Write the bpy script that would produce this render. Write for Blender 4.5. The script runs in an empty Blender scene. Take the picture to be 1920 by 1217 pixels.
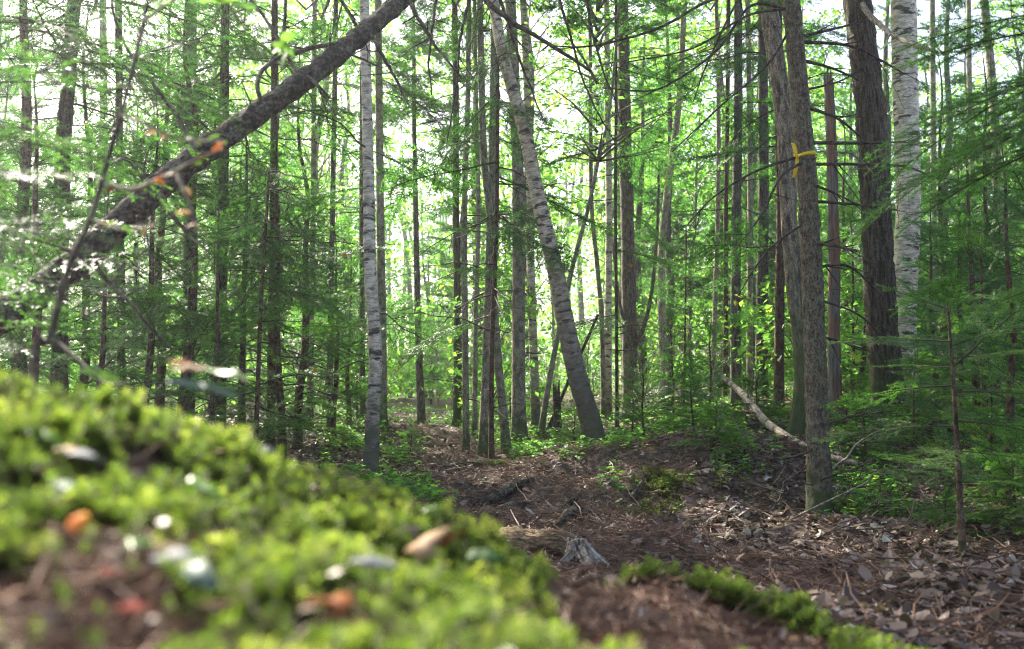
import bpy, math
import numpy as np
from mathutils import Vector

# ------------------------------------------------------------------ camera, sky, sun, exposure
S = bpy.context.scene
COL = S.collection
CAMZ = 1.20
FPX = 35.0 / 36.0 * 1920.0
HORIZON = 700.0
TILT = math.atan((HORIZON - 608.5) / FPX)
cam_d = bpy.data.cameras.new("camera")
cam = bpy.data.objects.new("camera", cam_d)
COL.objects.link(cam)
cam_d.lens = 35.0
cam_d.sensor_width = 36.0
cam.location = (0, 0, CAMZ)
cam.rotation_euler = (math.pi / 2 + TILT, 0, 0)
cam_d.clip_start = 0.02
cam_d.clip_end = 2000.0
cam_d.dof.use_dof = True
cam_d.dof.focus_distance = 8.5
cam_d.dof.aperture_fstop = 2.8
cam_d.dof.aperture_blades = 8
S.camera = cam

SUN_EL = math.radians(41.0)
SUN_AZ = math.radians(-36.0)          # seen from above, clockwise from +Y (so to the left, ahead)
world = bpy.data.worlds.new("World")
S.world = world
world.use_nodes = True
wn = world.node_tree.nodes
wl = world.node_tree.links
bg = wn["Background"]
sky = wn.new("ShaderNodeTexSky")
sky.sky_type = 'NISHITA'
sky.sun_disc = False
sky.sun_elevation = SUN_EL
sky.sun_rotation = SUN_AZ
sky.dust_density = 4.0
sky.air_density = 0.8
sky.ozone_density = 0.4
wl.new(sky.outputs[0], bg.inputs[0])
bg.inputs[1].default_value = 0.12

sun_d = bpy.data.lights.new("sun", 'SUN')
sun = bpy.data.objects.new("sun", sun_d)
COL.objects.link(sun)
sun_d.energy = 5.0
sun_d.angle = math.radians(0.5)
sun_d.color = (1.0, 0.93, 0.80)
SUNV = Vector((math.sin(SUN_AZ) * math.cos(SUN_EL), math.cos(SUN_AZ) * math.cos(SUN_EL), math.sin(SUN_EL)))
sun.rotation_euler = SUNV.to_track_quat('Z', 'Y').to_euler()
sun.location = SUNV * 60

S.view_settings.view_transform = 'Standard'
S.view_settings.look = 'None'
S.view_settings.exposure = 2.05
S.view_settings.gamma = 1.0
S.render.engine = 'CYCLES'
S.cycles.use_denoising = True
S.cycles.denoiser = 'OPENIMAGEDENOISE'
S.cycles.denoising_prefilter = 'NONE'
S.cycles.denoising_quality = 'HIGH'
S.cycles.use_adaptive_sampling = False
S.cycles.pixel_filter_type = 'BLACKMAN_HARRIS'
S.cycles.filter_width = 1.1
S.cycles.max_bounces = 6
S.cycles.diffuse_bounces = 4
S.cycles.glossy_bounces = 2
S.cycles.transmission_bounces = 4
S.cycles.volume_bounces = 0
S.cycles.sample_clamp_indirect = 6.0
S.cycles.sample_clamp_direct = 25.0
S.cycles.caustics_reflective = False
S.cycles.caustics_refractive = False

HAZE_DENSITY = 0.0021

# ------------------------------------------------------------------ helpers
CT, ST = math.cos(TILT), math.sin(TILT)


def P(px, py, d):
    """the point seen at photo pixel (px, py), d metres ahead of the camera"""
    u = (px - 960.0) / FPX
    v = (608.5 - py) / FPX
    dy = CT - v * ST
    dz = ST + v * CT
    k = d / dy
    return np.array([u * k, d, CAMZ + dz * k])


def px_m(px, d):
    return px * d / FPX


def smooth_noise(seed, scale, n=9):
    r = np.random.default_rng(seed)
    ang = r.uniform(0, 2 * math.pi, n)
    k = r.uniform(0.6, 1.8, n) * 2 * math.pi / scale
    ph = r.uniform(0, 2 * math.pi, n)
    kx, ky = np.cos(ang) * k, np.sin(ang) * k

    def f(x, y):
        x = np.asarray(x, float)
        y = np.asarray(y, float)
        out = 0
        for i in range(n):
            out = out + np.sin(x * kx[i] + y * ky[i] + ph[i])
        return out / math.sqrt(n)
    return f


class MB:
    """collects triangles and quads with two point attributes: co3 (bark space) and rnd"""

    def __init__(self):
        self.V, self.C, self.R = [], [], []
        self.F = []           # (index array (n,k), material, smooth)
        self.n = 0

    def add(self, V, F, mat=0, rnd=0.5, co=None, smooth=False):
        V = np.asarray(V, np.float32).reshape(-1, 3)
        m = len(V)
        if m == 0:
            return
        self.V.append(V)
        self.C.append(np.zeros((m, 3), np.float32) if co is None else np.asarray(co, np.float32))
        self.R.append(np.full(m, rnd, np.float32) if np.isscalar(rnd) else np.asarray(rnd, np.float32))
        self.F.append((np.asarray(F, np.int64) + self.n, mat, smooth))
        self.n += m

    def mesh(self, name, mats):
        V = np.concatenate(self.V)
        me = bpy.data.meshes.new(name)
        me.vertices.add(len(V))
        me.vertices.foreach_set("co", V.ravel())
        idx = np.concatenate([f.ravel() for f, _, _ in self.F]).astype(np.int32)
        tot = np.concatenate([np.full(len(f), f.shape[1], np.int32) for f, _, _ in self.F])
        mat = np.concatenate([np.full(len(f), m, np.int32) for f, m, _ in self.F])
        smo = np.concatenate([np.full(len(f), s, bool) for f, _, s in self.F])
        start = np.zeros(len(tot), np.int32)
        start[1:] = np.cumsum(tot)[:-1]
        me.loops.add(len(idx))
        me.loops.foreach_set("vertex_index", idx)
        me.polygons.add(len(tot))
        me.polygons.foreach_set("loop_start", start)
        me.polygons.foreach_set("material_index", mat)
        me.polygons.foreach_set("use_smooth", smo)
        for m in mats:
            me.materials.append(m)
        a = me.attributes.new("co3", 'FLOAT_VECTOR', 'POINT')
        a.data.foreach_set("vector", np.concatenate(self.C).astype(np.float32).ravel())
        a = me.attributes.new("rnd", 'FLOAT', 'POINT')
        a.data.foreach_set("value", np.concatenate(self.R).astype(np.float32))
        me.update(calc_edges=True)
        me.validate()
        return me

    def build(self, name, mats, parent=None, loc=None):
        return link(name, self.mesh(name, mats), parent, loc)


def link(name, data, parent=None, loc=None):
    o = bpy.data.objects.new(name, data)
    COL.objects.link(o)
    if parent is not None:
        o.parent = parent
    if loc is not None:
        o.location = loc
    return o


def tag(o, label=None, cat=None, group=None, kind=None):
    if label:
        o["label"] = label
    if cat:
        o["category"] = cat
    if group:
        o["group"] = group
    if kind:
        o["kind"] = kind
    return o


def empty(name, loc, label, cat, group=None):
    o = bpy.data.objects.new(name, None)
    COL.objects.link(o)
    o.location = loc
    o.empty_display_size = 0.1
    return tag(o, label, cat, group)


def copy_tree(o, parent=None):
    c = o.copy()
    COL.objects.link(c)
    c.parent = parent
    for ch in list(o.children):
        copy_tree(ch, c)
    return c


def spline(pts, step):
    """Catmull-Rom through pts (n,k), resampled about every step metres (by the first three columns)"""
    p = np.asarray(pts, float)
    if len(p) == 2:
        n = max(2, int(np.linalg.norm(p[1, :3] - p[0, :3]) / step) + 1)
        return p[0] + (p[1] - p[0]) * np.linspace(0, 1, n)[:, None]
    q = np.vstack([2 * p[0] - p[1], p, 2 * p[-1] - p[-2]])
    out = []
    for i in range(1, len(q) - 2):
        seg = np.linalg.norm(q[i + 1, :3] - q[i, :3])
        n = max(1, int(round(seg / step)))
        t = (np.arange(n) / n)[:, None]
        a, b, c, d = q[i - 1], q[i], q[i + 1], q[i + 2]
        out.append(0.5 * (2 * b + (c - a) * t + (2 * a - 5 * b + 4 * c - d) * t * t + (3 * b - a - 3 * c + d) * t ** 3))
    out.append(q[-2][None])
    return np.vstack(out)


def frames(p):
    t = np.gradient(p, axis=0)
    t /= np.linalg.norm(t, axis=1)[:, None] + 1e-9
    ref = np.array([0.0, 1.0, 0.0]) if abs(t[0] @ np.array([0, 1.0, 0])) < 0.9 else np.array([1.0, 0, 0])
    u = np.empty_like(p)
    r = ref
    for i in range(len(p)):
        w = r - t[i] * (r @ t[i])
        w /= np.linalg.norm(w) + 1e-9
        u[i] = w
        r = w
    v = np.cross(t, u)
    return t, u, v


def tube(mb, path, sides=6, mat=0, relief=0.0, seed=0, flare=0.0, rnd='s', s0=0.0, cap=True, smooth=True, relk=(3, 9.0)):
    """path (n,4): x y z radius. co3 holds the bark space of the surface, rnd the metres along it"""
    p = np.asarray(path, float)
    n = len(p)
    c, r = p[:, :3], p[:, 3]
    t, u, v = frames(c)
    s = np.concatenate([[0], np.cumsum(np.linalg.norm(np.diff(c, axis=0), axis=1))]) + s0
    th = np.linspace(0, 2 * math.pi, sides, endpoint=False)
    rr = np.repeat(r[:, None], sides, 1)
    if relief > 0:
        g = np.random.default_rng(seed)
        acc = np.zeros((n, sides))
        for k in range(14):
            f = g.integers(0, relk[0] + 6)
            w = g.uniform(0.4, relk[1]) * 2
            acc += np.sin(f * th[None] + w * s[:, None] + g.uniform(0, 6.28)) / (1 + 0.25 * f)
        acc += g.normal(0, 0.8, (n, sides))
        rr = rr * (1 + relief * acc)
    if flare > 0:
        g = np.random.default_rng(seed + 5)
        lob = 0.45 + 0.55 * np.clip(np.sin(th * g.integers(3, 6) + g.uniform(0, 6)), -0.4, 1)[None]
        rr = rr * (1 + flare * np.exp(-(s[:, None] - s0) / 0.16) * (0.55 + lob))
    V = c[:, None] + u[:, None] * (rr * np.cos(th))[..., None] + v[:, None] * (rr * np.sin(th))[..., None]
    co = np.stack([np.repeat(r[:, None], sides, 1) * np.cos(th), np.repeat(r[:, None], sides, 1) * np.sin(th), np.repeat(s[:, None], sides, 1)], -1)
    g = np.random.default_rng(seed + 77)
    off = g.uniform(0, 50, 3)
    i = np.arange(n - 1)[:, None] * sides
    j = np.arange(sides)[None]
    j2 = (j + 1) % sides
    F = np.stack([i + j, i + j2, i + sides + j2, i + sides + j], -1).reshape(-1, 4)
    R = np.repeat(s[:, None], sides, 1).ravel() if isinstance(rnd, str) else rnd
    mb.add(V.reshape(-1, 3), F, mat, R, co.reshape(-1, 3) + off, smooth)
    if cap:
        for e, k in ((0, -1), (n - 1, 1)):
            ring = V[e]
            cc = c[e] + t[e] * k * r[e] * 0.25
            VV = np.vstack([ring, cc[None]])
            a = np.arange(sides)
            b = (a + 1) % sides
            FF = np.stack([a, b, np.full(sides, sides)], -1) if k > 0 else np.stack([b, a, np.full(sides, sides)], -1)
            mb.add(VV, FF, mat, float(s[e]) if isinstance(rnd, str) else rnd, np.vstack([co[e], [[0, 0, s[e]]]]) + off, False)


def rot_zyx(az, el, roll):
    az, el, roll = (np.asarray(a, float) for a in (az, el, roll))
    ca, sa, ce, se, cr, sr = np.cos(az), np.sin(az), np.cos(el), np.sin(el), np.cos(roll), np.sin(roll)
    R = np.empty(az.shape + (3, 3))
    # Rz(az) @ Ry(-el) @ Rx(roll)
    R[..., 0, 0] = ca * ce
    R[..., 0, 1] = -sa * cr - ca * se * sr
    R[..., 0, 2] = sa * sr - ca * se * cr
    R[..., 1, 0] = sa * ce
    R[..., 1, 1] = ca * cr - sa * se * sr
    R[..., 1, 2] = -ca * sr - sa * se * cr
    R[..., 2, 0] = se
    R[..., 2, 1] = ce * sr
    R[..., 2, 2] = ce * cr
    return R


def scatter(mb, tpl, R, t, s, rnd=None, jitter=0.0, rng=None):
    """N placed copies of a template (list of (V, F, mat, rnd, smooth))"""
    N = len(t)
    if N == 0:
        return
    s = np.asarray(s, float)
    if s.ndim == 0:
        s = np.full(N, float(s))
    for V, F, mat, rv, sm in tpl:
        m = len(V)
        W = np.einsum('nij,mj->nmi', R, V) * s[:, None, None] + np.asarray(t)[:, None]
        FF = (F[None] + (np.arange(N) * m)[:, None, None]).reshape(-1, F.shape[1])
        rr = np.repeat(np.asarray(rv, float)[None], N, 0) if rv is not None else np.full((N, m), 0.5)
        if rnd is not None:
            rr = rr + np.asarray(rnd)[:, None]
        mb.add(W.reshape(-1, 3), FF, mat, np.clip(rr, 0, 1).ravel(), None, sm)


# ------------------------------------------------------------------ materials
def mat_new(name):
    m = bpy.data.materials.new(name)
    m.use_nodes = True
    nt = m.node_tree
    b = nt.nodes["Principled BSDF"]
    return m, nt, nt.nodes, nt.links, b


def ramp(nodes, stops, interp='LINEAR'):
    r = nodes.new("ShaderNodeValToRGB")
    r.color_ramp.interpolation = interp
    el = r.color_ramp.elements
    while len(el) > 1:
        el.remove(el[-1])
    el[0].position = stops[0][0]
    el[0].color = tuple(stops[0][1]) + (1,)
    for p, c in stops[1:]:
        e = el.new(p)
        e.color = tuple(c) + (1,)
    return r


def attr(nodes, name):
    a = nodes.new("ShaderNodeAttribute")
    a.attribute_name = name
    return a


def leaf_mat(name, stops, trans=0.45, tint=1.6, rough=0.45, spec=0.4):
    m, nt, n, l, b = mat_new(name)
    a = attr(n, "rnd")
    r = ramp(n, stops)
    l.new(a.outputs["Fac"], r.inputs[0])
    l.new(r.outputs[0], b.inputs["Base Color"])
    b.inputs["Roughness"].default_value = rough
    b.inputs["Specular IOR Level"].default_value = spec
    tr = n.new("ShaderNodeBsdfTranslucent")
    mul = n.new("ShaderNodeMix")
    mul.data_type = 'RGBA'
    mul.blend_type = 'MULTIPLY'
    mul.inputs[0].default_value = 1.0
    l.new(r.outputs[0], mul.inputs[6])
    mul.inputs[7].default_value = (tint * 0.95, tint * 1.2, tint * 0.75, 1)
    l.new(mul.outputs[2], tr.inputs[0])
    mix = n.new("ShaderNodeMixShader")
    mix.inputs[0].default_value = trans
    l.new(b.outputs[0], mix.inputs[1])
    l.new(tr.outputs[0], mix.inputs[2])
    l.new(mix.outputs[0], n["Material Output"].inputs[0])
    return m


NEEDLE = leaf_mat("fir_needles", [(0, (0.020, 0.050, 0.018)), (0.5, (0.050, 0.125, 0.024)), (0.85, (0.095, 0.20, 0.03)), (1, (0.15, 0.22, 0.04))], 0.40, 2.4, 0.38, 0.45)
LEAF = leaf_mat("broad_leaves", [(0, (0.04, 0.09, 0.014)), (0.5, (0.075, 0.155, 0.03)), (0.9, (0.12, 0.20, 0.035)), (1, (0.19, 0.19, 0.03))], 0.58, 2.9, 0.45, 0.35)
MOSSM = leaf_mat("moss_leaflets", [(0, (0.07, 0.04, 0.018)), (0.15, (0.085, 0.065, 0.018)), (0.3, (0.055, 0.075, 0.012)), (0.62, (0.105, 0.14, 0.02)), (0.85, (0.17, 0.20, 0.03)), (1, (0.25, 0.25, 0.05))], 0.42, 1.9, 0.6, 0.2)
LITTER = leaf_mat("dead_leaves", [(0, (0.05, 0.030, 0.021)), (0.3, (0.125, 0.078, 0.055)), (0.6, (0.25, 0.175, 0.13)), (0.85, (0.37, 0.30, 0.25)), (1, (0.54, 0.48, 0.42))], 0.12, 1.2, 0.5, 0.4)
DUFF = leaf_mat("dead_needles", [(0, (0.06, 0.030, 0.019)), (0.5, (0.175, 0.090, 0.055)), (1, (0.33, 0.20, 0.13))], 0.05, 1.0, 0.6, 0.3)


def plain(name, col, rough=0.6, trans=0.0, spec=0.4, vary=0.35, scale=30.0):
    m, nt, n, l, b = mat_new(name)
    tc = n.new("ShaderNodeTexCoord")
    no = n.new("ShaderNodeTexNoise")
    no.inputs["Scale"].default_value = scale
    no.inputs["Detail"].default_value = 5
    l.new(tc.outputs["Object"], no.inputs["Vector"])
    c = np.array(col)
    r = ramp(n, [(0.3, tuple(c * (1 - vary))), (0.7, tuple(np.minimum(c * (1 + vary), 0.95)))])
    l.new(no.outputs[0], r.inputs[0])
    l.new(r.outputs[0], b.inputs["Base Color"])
    b.inputs["Roughness"].default_value = rough
    b.inputs["Specular IOR Level"].default_value = spec
    if trans > 0:
        tr = n.new("ShaderNodeBsdfTranslucent")
        l.new(r.outputs[0], tr.inputs[0])
        mix = n.new("ShaderNodeMixShader")
        mix.inputs[0].default_value = trans
        l.new(b.outputs[0], mix.inputs[1])
        l.new(tr.outputs[0], mix.inputs[2])
        l.new(mix.outputs[0], n["Material Output"].inputs[0])
    return m


def vnoise(n, l, src, scale3, scale=1.0, detail=6, rough=0.6, typ="ShaderNodeTexNoise"):
    mp = n.new("ShaderNodeMapping")
    mp.inputs["Scale"].default_value = scale3
    l.new(src, mp.inputs[0])
    no = n.new(typ)
    no.inputs["Scale"].default_value = scale
    if "Detail" in no.inputs:
        no.inputs["Detail"].default_value = detail
        no.inputs["Roughness"].default_value = rough
    l.new(mp.outputs[0], no.inputs["Vector"])
    return no


def mixc(n, l, fac, a, b):
    m = n.new("ShaderNodeMix")
    m.data_type = 'RGBA'
    if isinstance(fac, float):
        m.inputs[0].default_value = fac
    else:
        l.new(fac, m.inputs[0])
    for sock, v in ((m.inputs[6], a), (m.inputs[7], b)):
        if isinstance(v, tuple):
            sock.default_value = v + (1,)
        else:
            l.new(v, sock)
    return m.outputs[2]


def mth(n, l, op, a, b=None):
    m = n.new("ShaderNodeMath")
    m.operation = op
    for i, v in enumerate((a, b)):
        if v is None:
            continue
        if isinstance(v, (int, float)):
            m.inputs[i].default_value = v
        else:
            l.new(v, m.inputs[i])
    return m.outputs[0]


def bump(n, l, b, h, strength, dist):
    bm = n.new("ShaderNodeBump")
    bm.inputs["Strength"].default_value = strength
    bm.inputs["Distance"].default_value = dist
    l.new(h, bm.inputs["Height"])
    l.new(bm.outputs[0], b.inputs["Normal"])


def bark_mat(name, dark, mid, light, furrow=(14, 14, 3.0), lichen=(0.17, 0.20, 0.14), lich_amt=0.45, moss=0.35, bstr=0.8, bdist=0.01):
    m, nt, n, l, b = mat_new(name)
    co = attr(n, "co3").outputs["Vector"]
    s = attr(n, "rnd").outputs["Fac"]
    n1 = vnoise(n, l, co, furrow, 2.3, 9, 0.66)
    n2 = vnoise(n, l, co, (9, 9, 7), 1.6, 5, 0.6)
    n3 = vnoise(n, l, co, (60, 60, 40), 1.5, 3, 0.6)
    r1 = ramp(n, [(0.41, dark), (0.50, mid), (0.61, light)])
    l.new(n1.outputs[0], r1.inputs[0])
    lr = ramp(n, [(0.62 - lich_amt * 0.35, (0, 0, 0)), (0.75 - lich_amt * 0.2, (1, 1, 1))])
    l.new(n2.outputs[0], lr.inputs[0])
    sp = ramp(n, [(0.40, (0.1, 0.1, 0.1)), (0.62, (0.9, 0.9, 0.9))])
    l.new(n3.outputs[0], sp.inputs[0])
    lf = mth(n, l, 'MULTIPLY', lr.outputs[0], sp.outputs[0])
    fine = ramp(n, [(0.38, (0.35, 0.35, 0.35)), (0.6, (1.25, 1.25, 1.25))])
    l.new(n3.outputs[0], fine.inputs[0])
    mu = n.new("ShaderNodeMix")
    mu.data_type = 'RGBA'
    mu.blend_type = 'MULTIPLY'
    mu.inputs[0].default_value = 0.8
    l.new(r1.outputs[0], mu.inputs[6])
    l.new(fine.outputs[0], mu.inputs[7])
    c = mixc(n, l, lf, mu.outputs[2], lichen)
    # moss climbs from the foot
    mz = mth(n, l, 'ADD', s, mth(n, l, 'MULTIPLY', mth(n, l, 'SUBTRACT', n2.outputs[0], 0.5), 1.4))
    mr = n.new("ShaderNodeMapRange")
    mr.inputs[1].default_value = moss * 0.6
    mr.inputs[2].default_value = moss * 1.3 + 0.02
    mr.inputs[3].default_value = 1.0
    mr.inputs[4].default_value = 0.0
    l.new(mz, mr.inputs[0])
    mf = mth(n, l, 'MULTIPLY', mr.outputs[0], 0.8 if moss > 0 else 0.0)
    c = mixc(n, l, mf, c, (0.055, 0.085, 0.02))
    l.new(c, b.inputs["Base Color"])
    b.inputs["Roughness"].default_value = 0.85
    b.inputs["Specular IOR Level"].default_value = 0.25
    h = mth(n, l, 'ADD', n1.outputs[0], mth(n, l, 'MULTIPLY', n3.outputs[0], 0.35))
    bump(n, l, b, h, bstr, bdist)
    return m


def birch_mat(name, white, grey, dk=(0.035, 0.03, 0.026), moss=0.5, darkfoot=0.9):
    m, nt, n, l, b = mat_new(name)
    co = attr(n, "co3").outputs["Vector"]
    s = attr(n, "rnd").outputs["Fac"]
    base = vnoise(n, l, co, (10, 10, 16), 1.2, 6, 0.6)
    r0 = ramp(n, [(0.42, grey), (0.56, white)])
    l.new(base.outputs[0], r0.inputs[0])
    # thin lying lenticels
    le = vnoise(n, l, co, (9, 9, 75), 1.3, 3, 0.55)
    lr = ramp(n, [(0.53, (0, 0, 0)), (0.60, (1, 1, 1))])
    l.new(le.outputs[0], lr.inputs[0])
    c = mixc(n, l, mth(n, l, 'MULTIPLY', lr.outputs[0], 0.55), r0.outputs[0], (0.15, 0.13, 0.11))
    # dark rings and scars
    ba = vnoise(n, l, co, (4.0, 4.0, 13), 1.2, 7, 0.62)
    br = ramp(n, [(0.54, (0, 0, 0)), (0.60, (1, 1, 1))])
    l.new(ba.outputs[0], br.inputs[0])
    c = mixc(n, l, mth(n, l, 'MULTIPLY', br.outputs[0], 0.92), c, dk)
    # papery warm patches
    wa = vnoise(n, l, co, (7, 7, 9), 0.9, 4, 0.5)
    wr = ramp(n, [(0.55, (0, 0, 0)), (0.72, (1, 1, 1))])
    l.new(wa.outputs[0], wr.inputs[0])
    c = mixc(n, l, mth(n, l, 'MULTIPLY', wr.outputs[0], 0.4), c, (0.33, 0.24, 0.17))
    # rough dark foot
    mz = mth(n, l, 'ADD', s, mth(n, l, 'MULTIPLY', mth(n, l, 'SUBTRACT', ba.outputs[0], 0.5), 2.6))
    mr = n.new("ShaderNodeMapRange")
    mr.inputs[1].default_value = darkfoot * 0.35
    mr.inputs[2].default_value = darkfoot * 1.2
    mr.inputs[3].default_value = 1.0
    mr.inputs[4].default_value = 0.0
    l.new(mz, mr.inputs[0])
    c = mixc(n, l, mth(n, l, 'MULTIPLY', mr.outputs[0], 0.85), c, (0.085, 0.075, 0.06))
    mr2 = n.new("ShaderNodeMapRange")
    mr2.inputs[1].default_value = moss * 0.2
    mr2.inputs[2].default_value = moss + 0.02
    mr2.inputs[3].default_value = 1.0
    mr2.inputs[4].default_value = 0.0
    l.new(mz, mr2.inputs[0])
    c = mixc(n, l, mth(n, l, 'MULTIPLY', mr2.outputs[0], 0.5), c, (0.06, 0.085, 0.025))
    l.new(c, b.inputs["Base Color"])
    b.inputs["Roughness"].default_value = 0.7
    b.inputs["Specular IOR Level"].default_value = 0.3
    h = mth(n, l, 'SUBTRACT', mth(n, l, 'MULTIPLY', base.outputs[0], 0.4), mth(n, l, 'ADD', br.outputs[0], mth(n, l, 'MULTIPLY', lr.outputs[0], 0.3)))
    bump(n, l, b, h, 0.6, 0.006)
    return m


BARK = {
    'spruce': bark_mat("spruce_bark", (0.0583, 0.045, 0.03096), (0.1272, 0.095, 0.0645), (0.212, 0.16, 0.1075), (16, 16, 9), (0.1696, 0.18, 0.1118), 0.6, 0.22, 0.9, 0.012),
    'grey': bark_mat("grey_bark", (0.1166, 0.1, 0.07052), (0.265, 0.23, 0.1677), (0.4028, 0.355, 0.2666), (8, 8, 4.5), (0.2544, 0.27, 0.1806), 0.5, 0.3, 0.5, 0.006),
    'pine': bark_mat("pine_bark", (0.0583, 0.047, 0.0387), (0.1325, 0.11, 0.0903), (0.2226, 0.19, 0.1591), (15, 15, 4.5), (0.1802, 0.18, 0.129), 0.3, 0.2, 0.9, 0.014),
    'dark': bark_mat("dark_furrowed_bark", (0.03392, 0.025, 0.0172), (0.0901, 0.066, 0.04644), (0.1696, 0.13, 0.0903), (17, 17, 2.6), (0.1378, 0.15, 0.0817), 0.35, 0.55, 1.0, 0.025),
    'red': bark_mat("reddish_bark", (0.0424, 0.024, 0.01548), (0.0954, 0.055, 0.0344), (0.159, 0.1, 0.0645), (15, 15, 8), (0.159, 0.17, 0.1032), 0.25, 0.12, 0.6, 0.006),
    'mossy': bark_mat("mossy_bark", (0.0795, 0.06, 0.043), (0.212, 0.165, 0.1161), (0.3816, 0.3, 0.215), (13, 13, 3), (0.2014, 0.21, 0.129), 0.45, 1.25, 0.9, 0.015),
    'lean': bark_mat("dead_scaly_bark", (0.01378, 0.01, 0.00688), (0.053, 0.038, 0.02666), (0.1484, 0.11, 0.0774), (24, 24, 17), (0.2014, 0.22, 0.1548), 0.35, 0.0, 1.0, 0.02),
    'twig': bark_mat("twig_bark", (0.0318, 0.023, 0.01634), (0.0689, 0.05, 0.03612), (0.1272, 0.1, 0.0731), (20, 20, 8), (0.1696, 0.17, 0.1118), 0.25, 0.0, 0.3, 0.003),
    'palet': bark_mat("pale_twig_bark", (0.1166, 0.09, 0.0645), (0.2438, 0.2, 0.1462), (0.3816, 0.32, 0.2408), (20, 20, 6), (0.265, 0.27, 0.1892), 0.3, 0.0, 0.3, 0.003),
    'birch': birch_mat("birch_bark", (0.7208, 0.63, 0.4816), (0.424, 0.36, 0.2666)),
    'oldbirch': birch_mat("old_birch_bark", (0.3816, 0.31, 0.2236), (0.1802, 0.145, 0.1032), moss=0.0, darkfoot=0.02),
    'whitebirch': birch_mat("white_birch_bark", (0.848, 0.75, 0.5762), (0.5512, 0.47, 0.3526), moss=0.3, darkfoot=0.5),
    'leanbirch': birch_mat("leaning_birch_bark", (0.636, 0.53, 0.3784), (0.3498, 0.285, 0.1978), moss=0.9, darkfoot=1.9),
}


def snag_material():
    m, nt, n, l, b = mat_new("bare_weathered_wood")
    co = attr(n, "co3").outputs["Vector"]
    n1 = vnoise(n, l, co, (16, 16, 1.6), 2.5, 7, 0.6)
    n2 = vnoise(n, l, co, (5, 5, 2.2), 1.2, 4, 0.6)
    r1 = ramp(n, [(0.3, (0.07, 0.035, 0.02)), (0.5, (0.20, 0.10, 0.058)), (0.72, (0.34, 0.20, 0.13))])
    l.new(n1.outputs[0], r1.inputs[0])
    r2 = ramp(n, [(0.46, (0, 0, 0)), (0.56, (1, 1, 1))])
    l.new(n2.outputs[0], r2.inputs[0])
    r3 = ramp(n, [(0.35, (0.06, 0.05, 0.042)), (0.65, (0.22, 0.185, 0.15))])
    l.new(n1.outputs[0], r3.inputs[0])
    c = mixc(n, l, r2.outputs[0], r1.outputs[0], r3.outputs[0])
    l.new(c, b.inputs["Base Color"])
    b.inputs["Roughness"].default_value = 0.8
    bump(n, l, b, n1.outputs[0], 0.8, 0.012)
    return m


BARK['snag'] = snag_material()
BARK['rot'] = bark_mat("rotten_wood", (0.05, 0.03, 0.016), (0.17, 0.11, 0.058), (0.34, 0.24, 0.13), (30, 30, 4), (0.4, 0.33, 0.22), 0.25, 0.0, 1.0, 0.02)
BARK['drift'] = bark_mat("bleached_wood", (0.055, 0.040, 0.028), (0.26, 0.21, 0.16), (0.46, 0.41, 0.34), (26, 26, 3), (0.16, 0.11, 0.06), 0.5, 0.0, 1.0, 0.015)


def ground_material(name, stops, moss=0.0, scale=1.0):
    m, nt, n, l, b = mat_new(name)
    tc = n.new("ShaderNodeTexCoord").outputs["Object"]
    n1 = vnoise(n, l, tc, (1, 1, 1), 18.0 * scale, 10, 0.7)
    n2 = vnoise(n, l, tc, (1, 1, 1), 0.9, 5, 0.6)
    r1 = ramp(n, stops)
    l.new(n1.outputs[0], r1.inputs[0])
    r2 = ramp(n, [(0.55, (0, 0, 0)), (0.72, (1, 1, 1))])
    l.new(n2.outputs[0], r2.inputs[0])
    c = mixc(n, l, mth(n, l, 'MULTIPLY', r2.outputs[0], moss), r1.outputs[0], (0.04, 0.065, 0.016))
    l.new(c, b.inputs["Base Color"])
    b.inputs["Roughness"].default_value = 0.9
    b.inputs["Specular IOR Level"].default_value = 0.2
    bump(n, l, b, n1.outputs[0], 1.0, 0.03)
    return m


GROUND = ground_material("forest_soil", [(0.38, (0.026, 0.019, 0.014)), (0.5, (0.09, 0.062, 0.047)), (0.62, (0.19, 0.14, 0.112))], 0.35)
BANKM = ground_material("bank_duff", [(0.36, (0.035, 0.019, 0.012)), (0.5, (0.12, 0.066, 0.042)), (0.62, (0.23, 0.145, 0.10))], 0.25, 2.0)

# ------------------------------------------------------------------ trees seen one by one: photo pixels with metres ahead
# (name, label, category, path, px width at foot, px width at last point, bark, height, crown, group, foot is seen)
T = []


def tr(name, label, path, w0, w1, bark, H, crown, seen=True, dead=0, green=0, group=None, flare=0.65):
    T.append(dict(name=name, label=label, path=path, w0=w0, w1=w1, bark=bark, H=H, crown=crown, seen=seen, dead=dead, green=green, group=group, flare=flare))


tr("birch_tree", "slim upright pale birch with dark scars standing at the edge of the moss bank", [(695, 905, 9.0), (700, 760, 9.0), (704, 660, 9.0), (694, 500, 9.0), (692, 380, 9.1), (688, 200, 9.2), (683, 0, 9.3)], 28, 18, 'birch', 11, 'leaf', dead=4)
tr("maple_tree", "grey trunk rising close behind the slim pale birch", [(717, 806, 13), (716, 600, 13), (713, 400, 13), (709, 0, 13.2)], 18, 13, 'grey', 13, 'leaf', dead=4)
tr("spruce_tree", "thin dark trunk just beside the foot of the slim pale birch", [(680, 790, 14), (679, 600, 14), (678, 300, 14), (680, 0, 14)], 11, 8, 'pine', 11, 'fir', dead=8, green=16)
tr("spruce_tree", "lone dark slim trunk in the hazy gap beside the path", [(791, 805, 16), (785, 650, 16), (781, 480, 16), (777, 255, 16), (776, 100, 16)], 16, 7, 'pine', 8, 'fir', dead=10, green=16)
tr("pine_tree", "dark rough trunk behind the clump of thin trunks, farthest back of that clump", [(857, 800, 15), (858, 600, 15), (855, 400, 15), (855, 230, 15), (853, 60, 15)], 15, 11, 'dark', 13, 'fir', dead=10, green=18)
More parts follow.
